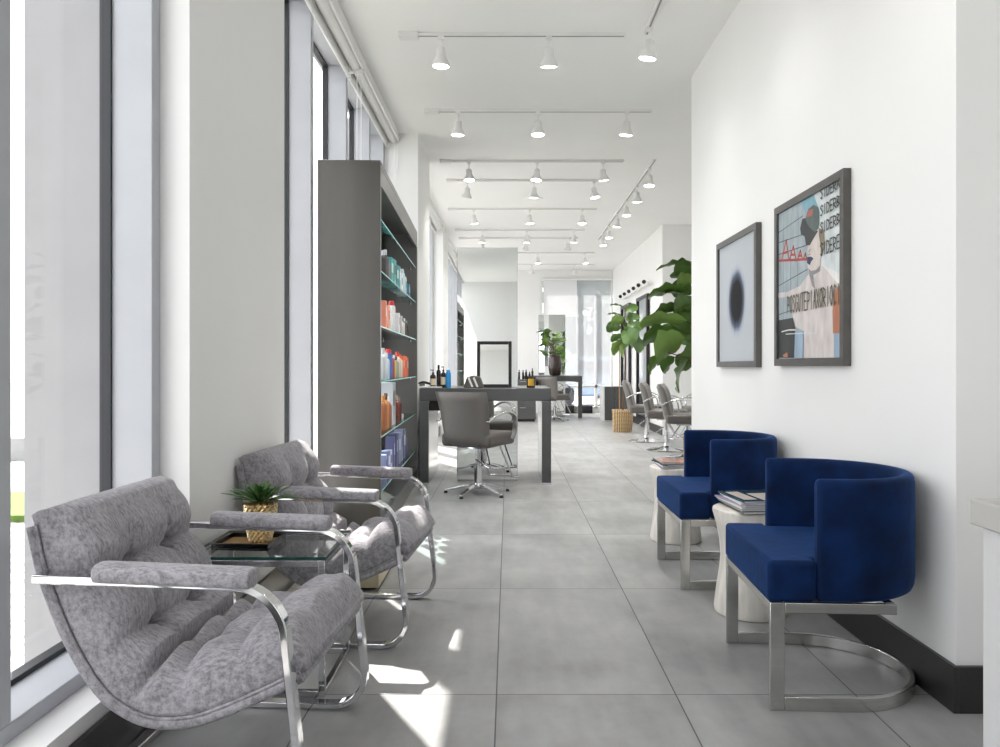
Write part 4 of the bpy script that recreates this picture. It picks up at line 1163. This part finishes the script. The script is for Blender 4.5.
# =================================================================== PICTURES
def picture(name, y0, y1, z0, z1, label):
    # hangs on x = 1.425 ; origin at the picture centre on the wall, local x towards the room is negative
    t = thing(name, label, 'framed picture', (1.424, (y0+y1)/2, (z0+z1)/2))
    w = (y1-y0)/2; h = (z1-z0)/2; f = .036; d = .033
    bm = NB()
    box(bm, -d, 0, -w, -w+f, -h, h); box(bm, -d, 0, w-f, w, -h, h)
    box(bm, -d, 0, -w+f, w-f, h-f, h); box(bm, -d, 0, -w+f, w-f, -h, -h+f)
    bmesh.ops.remove_doubles(bm, verts=bm.verts, dist=1e-6)
    obj('picture_frame', bm, M['frame'], t)
    return t, w-f, h-f
t, w, h = picture('framed_abstract', 4.242, 5.048, 1.093, 1.91, 'framed abstract picture of a blurred black oval on pale grey')
bm = NB(); box(bm, -.020, -.002, -w, w, -h, h); o = obj('artwork', bm, M['spot'], t)

t, w, h = picture('framed_portrait', 3.133, 3.95, 1.10, 1.923, 'framed collage portrait of a person in a cap with hand lettering')
# art coordinates: u 0..1 from the far (left in view) edge to the near edge, v 0..1 bottom to top
pal = {'bg': cm(.64, .69, .71), 'pale': cm(.82, .85, .85), 'line': cm(.28, .30, .33), 'red': cm(.72, .27, .24), 'cap': cm(.30, .36, .35), 'capd': cm(.16, .17, .18),
       'capr': cm(.78, .36, .28), 'skin': cm(.86, .82, .78), 'skins': cm(.62, .60, .60), 'lip': cm(.18, .22, .42), 'shirt': cm(.84, .80, .79), 'shirt2': cm(.90, .89, .88),
       'ink': cm(.16, .19, .18), 'olive': cm(.35, .32, .18), 'orange': cm(.74, .47, .34), 'dark': cm(.13, .14, .15), 'blue': cm(.63, .72, .80), 'hair': cm(.58, .52, .42), 'aqua': cm(.52, .72, .78)}
for _k in pal: pal[_k] = mat('paint_'+_k, {'bg': (.62,.67,.69), 'pale': (.80,.83,.83), 'line': (.28,.30,.33), 'red': (.66,.27,.24), 'cap': (.30,.36,.35), 'capd': (.16,.17,.18), 'capr': (.68,.34,.28), 'skin': (.82,.78,.75), 'skins': (.55,.53,.54), 'lip': (.15,.18,.36), 'shirt': (.80,.77,.76), 'shirt2': (.87,.86,.85), 'ink': (.15,.18,.17), 'olive': (.33,.30,.17), 'orange': (.68,.43,.31), 'dark': (.13,.14,.15), 'blue': (.58,.67,.75), 'hair': (.52,.47,.38), 'aqua': (.50,.68,.74)}[_k], .45, var=.16, scale=7, stretch=(1, 3, 1.2), detail=8)
keys = list(pal)
bm = NB(); lay = [0]
def P(u, v, o): return bm.verts.new((-.0205-.00025*o, w-2*w*u, -h+2*h*v))
def shape(pts, c):
    lay[0] += 1
    vs = [P(u, v, lay[0]) for u, v in pts]
    try:
        f = bm.faces.new(vs); f.material_index = keys.index(c)
    except ValueError: pass
def stroke(pts, c, t=.006):
    lay[0] += .05
    for (a, b) in zip(pts, pts[1:]):
        du, dv = b[0]-a[0], b[1]-a[1]; L = math.hypot(du, dv) or 1; nx, ny = -dv/L*t/2, du/L*t/2; ex, ey = du/L*t*.3, dv/L*t*.3
        vs = [P(a[0]-ex+nx, a[1]-ey+ny, lay[0]), P(a[0]-ex-nx, a[1]-ey-ny, lay[0]), P(b[0]+ex-nx, b[1]+ey-ny, lay[0]), P(b[0]+ex+nx, b[1]+ey+ny, lay[0])]
        f = bm.faces.new(vs); f.material_index = keys.index(c)
# px -> (u,v): project the photo point on the picture plane
def Q(px, py):
    Y = 754*1.404/(px-508.5); z = 1.10+(366-py)/754*Y
    return ((3.95-.036-Y)/(2*w), (z-(1.1+.036))/(2*h))
def za(x, y): return Q(770+x/6.788, 165+y/6.79)
def zb(x, y): return Q(770+x/7.118, 265+y/7.114)
shape([(0, 0), (1, 0), (1, 1), (0, 1)], 'bg')
shape([(.55, .42), (1, .40), (1, 1), (.60, 1)], 'pale')
shape([za(*p) for p in ((215, 240), (300, 205), (345, 330), (250, 330), (222, 290))], 'aqua')
for x in (95, 145, 195): stroke([za(x, 330), zb(x, 400)], 'line', .004)
for a, b in (((60, 460), (225, 345)), ((55, 530), (260, 460)), ((55, 610), (250, 545)), ((200, 740), (290, 690))): stroke([za(*a), za(*b)], 'line', .006)
for a, b in (((60, 150), (270, 30)), ((60, 222), (180, 190)), ((60, 355), (160, 320))): stroke([zb(*a), zb(*b)], 'line', .006)
for pts in (((80, 650), (112, 510), (130, 640)), ((88, 600), (126, 590)), ((135, 640), (160, 550), (180, 650)), ((142, 610), (172, 608)), ((190, 640), (208, 580), (222, 640)), ((196, 616), (216, 616)), ((228, 640), (242, 600), (252, 645)), ((55, 650), (255, 640))):
    stroke([za(*p) for p in pts], 'red', .016)
# figure
shape([za(*p) for p in ((335, 430), (372, 440), (375, 560), (355, 620), (335, 560))], 'hair')
shape([zb(*p) for p in ((270, 30), (350, 0), (355, 60), (290, 70))], 'skin')
shape([zb(*p) for p in ((55, 200), (130, 190), (215, 150), (285, 55), (300, 130), (375, 0), (450, 60), (500, 150), (455, 180), (455, 480), (470, 660), (240, 660), (245, 470), (185, 440), (165, 380), (150, 225), (60, 235))], 'shirt')
shape([zb(*p) for p in ((375, 0), (500, 60), (505, 150), (450, 90))], 'shirt2')
shape([zb(*p) for p in ((280, 60), (305, 45), (325, 170), (305, 150))], 'skins')
shape([za(*p) for p in ((262, 540), (330, 440), (350, 560), (345, 680), (320, 710), (285, 720), (262, 700), (255, 640), (268, 620), (258, 590))], 'skin')
shape([za(*p) for p in ((262, 700), (285, 720), (320, 710), (345, 680), (345, 720), (300, 745), (275, 745))], 'skins')
shape([za(*p) for p in ((258, 625), (285, 622), (300, 635), (285, 655), (275, 680), (256, 665))], 'lip')
stroke([za(*p) for p in ((265, 590), (280, 570), (268, 612), (280, 605))], 'skins', .006)
shape([za(*p) for p in ((210, 430), (225, 365), (250, 360), (290, 420), (330, 450), (275, 545), (250, 545), (240, 485), (215, 470))], 'capd')
shape([za(*p) for p in ((245, 370), (265, 300), (300, 270), (330, 285), (340, 350), (335, 430), (310, 455), (270, 420))], 'cap')
shape([za(*p) for p in ((255, 355), (268, 305), (300, 300), (290, 345))], 'capr')
shape([zb(*p) for p in ((470, 180), (490, 150), (508, 185), (512, 485), (455, 485), (452, 330))], 'orange')
shape([zb(*p) for p in ((60, 395), (170, 375), (185, 450), (180, 660), (60, 660))], 'dark')
shape([zb(*p) for p in ((185, 470), (245, 470), (240, 660), (180, 660))], 'blue')
shape([zb(*p) for p in ((462, 487), (512, 487), (512, 660), (465, 655))], 'blue')
stroke([zb(90, 475), zb(140, 462), zb(190, 462)], 'shirt2', .008); stroke([zb(120, 492), zb(240, 485), zb(330, 485)], 'pale', .006)
shape([zb(*p) for p in ((100, 640), (130, 620), (135, 655), (105, 658))], 'orange')
G = {'S': [[(1, .85), (.5, 1), (0, .8), (.9, .35), (.5, 0), (0, .15)]], 'I': [[(.5, 0), (.5, 1)]], 'D': [[(0, 0), (0, 1), (.7, .85), (1, .5), (.7, .1), (0, 0)]],
     'E': [[(1, 0), (0, 0), (0, 1), (1, 1)], [(0, .5), (.8, .5)]], 'R': [[(0, 0), (0, 1), (.9, .85), (.8, .5), (0, .45), (1, 0)]], 'A': [[(0, 0), (.5, 1), (1, 0)], [(.2, .4), (.8, .4)]],
     'B': [[(0, 0), (0, 1), (.8, .85), (0, .5), (1, .25), (0, 0)]], 'P': [[(0, 0), (0, 1), (.9, .85), (.8, .5), (0, .45)]], 'O': [[(.5, 0), (0, .4), (.2, .9), (.7, 1), (1, .6), (.8, .1), (.5, 0)]],
     'T': [[(.5, 0), (.5, 1)], [(0, 1), (1, 1)]], 'X': [[(0, 0), (1, 1)], [(0, 1), (1, 0)]], 'C': [[(1, .85), (.4, 1), (0, .5), (.4, 0), (1, .15)]], 'G': [[(1, .85), (.4, 1), (0, .5), (.4, 0), (1, .2), (.9, .5), (.6, .5)]], 'U': [[(0, 1), (.1, .1), (.6, 0), (1, 1)]]}
def write(txt, p0, p1, hgt, c, t):
    """p0->p1 in (u,v) baseline, hgt in v"""
    n = len(txt)
    for i, ch in enumerate(txt):
        if ch == ' ': continue
        for st in G[ch]:
            pts = []
            for a, b in st:
                f = (i+.1+.75*a)/n
                pts.append((p0[0]+(p1[0]-p0[0])*f, p0[1]+(p1[1]-p0[1])*f+b*hgt))
            stroke(pts, c, t)
for yb, yt, txt in ((235, 175, 'SIDERA'), (350, 290, 'SIDERB'), (465, 405, 'SIDERB'), (620, 545, 'SIDERE')):
    a = za(348, yb); b = (.985, a[1]+.01); hg = abs(za(348, yt)[1]-a[1])
    write(txt, a, b, hg*1.15, 'ink', .009)
a = zb(130, 345); b = zb(500, 335); write('POSGUTEPIAXORIOCI', a, (.99, a[1]), abs(zb(130, 225)[1]-a[1]), 'olive', .010)
obj('artwork', bm, [pal[k] for k in keys], t, recalc=False)
bm = NB(); box(bm, -.019, -.001, -w, w, -h, h); obj('backing_board', bm, M['blacklac'], t)

# =================================================================== RECEPTION COUNTER
t = thing('reception_counter', 'white reception counter with pale stone top at the right edge', 'counter', (.918, 1.5, 0))
bm = NB(); box(bm, 0, 1.2, -2.2, 0, .786, .837); obj('countertop', bm, M['counter_top'], t, .003)
bm = NB(); box(bm, .018, 1.19, -2.19, -.012, 0, .785); obj('counter_body', bm, M['counter_body'], t, .002)

# =================================================================== CAMERA
cam = D.cameras.new('camera'); co = D.objects.new('camera', cam); link(co)
co.location = (0, 0, 1.10); co.rotation_euler = (PI/2, 0, 0)
cam.sensor_fit = 'HORIZONTAL'; cam.sensor_width = 36; cam.lens = 754/1000*36
cam.shift_x = -.0085; cam.shift_y = -.0075; cam.clip_start = .05; cam.clip_end = 300
SC.camera = co

# =================================================================== LIGHT
w_ = D.worlds.new('sky'); SC.world = w_; w_.use_nodes = True
nt = w_.node_tree; bg = nt.nodes['Background']
bg.inputs[0].default_value = (.96, .975, 1, 1); bg.inputs[1].default_value = 3.3
sun = D.lights.new('sun', 'SUN'); so = D.objects.new('sun', sun); link(so)
el = math.radians(54); d = Vector((.5*math.cos(el), -.87*math.cos(el), -math.sin(el)))
so.rotation_euler = d.to_track_quat('-Z', 'Y').to_euler(); sun.energy = 16; sun.angle = math.radians(.6); sun.color = (1, .96, .9)
def portal(loc, sx, sy, direction):
    a = D.lights.new('window_portal', 'AREA'); a.shape = 'RECTANGLE'; a.size = sx; a.size_y = sy; a.cycles.is_portal = True
    o = D.objects.new('window_portal', a); link(o); o.location = loc; o.rotation_euler = Vector(direction).to_track_quat('-Z', 'Z').to_euler()
for y0, y1 in ((-5.8, 2.6), (3.7, 7.3), (8.35, 12), (13, 17.7)):
    portal((-1.44, (y0+y1)/2, 1.78), 3.1, y1-y0, (1, 0, 0))
portal((1.6, YB+.18, 1.62), 1.7, 3.1, (0, -1, 0))
portal((1.95, -5.98, 1.65), 2.5, 2.7, (0, 1, 0))

SC.view_settings.view_transform = 'Standard'; SC.view_settings.look = 'None'; SC.view_settings.gamma = 1
SC.view_settings.use_curve_mapping = False; SC.view_settings.exposure = .17
cy = SC.cycles
cy.max_bounces = 14; cy.diffuse_bounces = 7; cy.glossy_bounces = 6; cy.transmission_bounces = 6; cy.transparent_max_bounces = 24
cy.sample_clamp_indirect = 8; cy.caustics_reflective = False; cy.caustics_refractive = False
cy.use_denoising = True
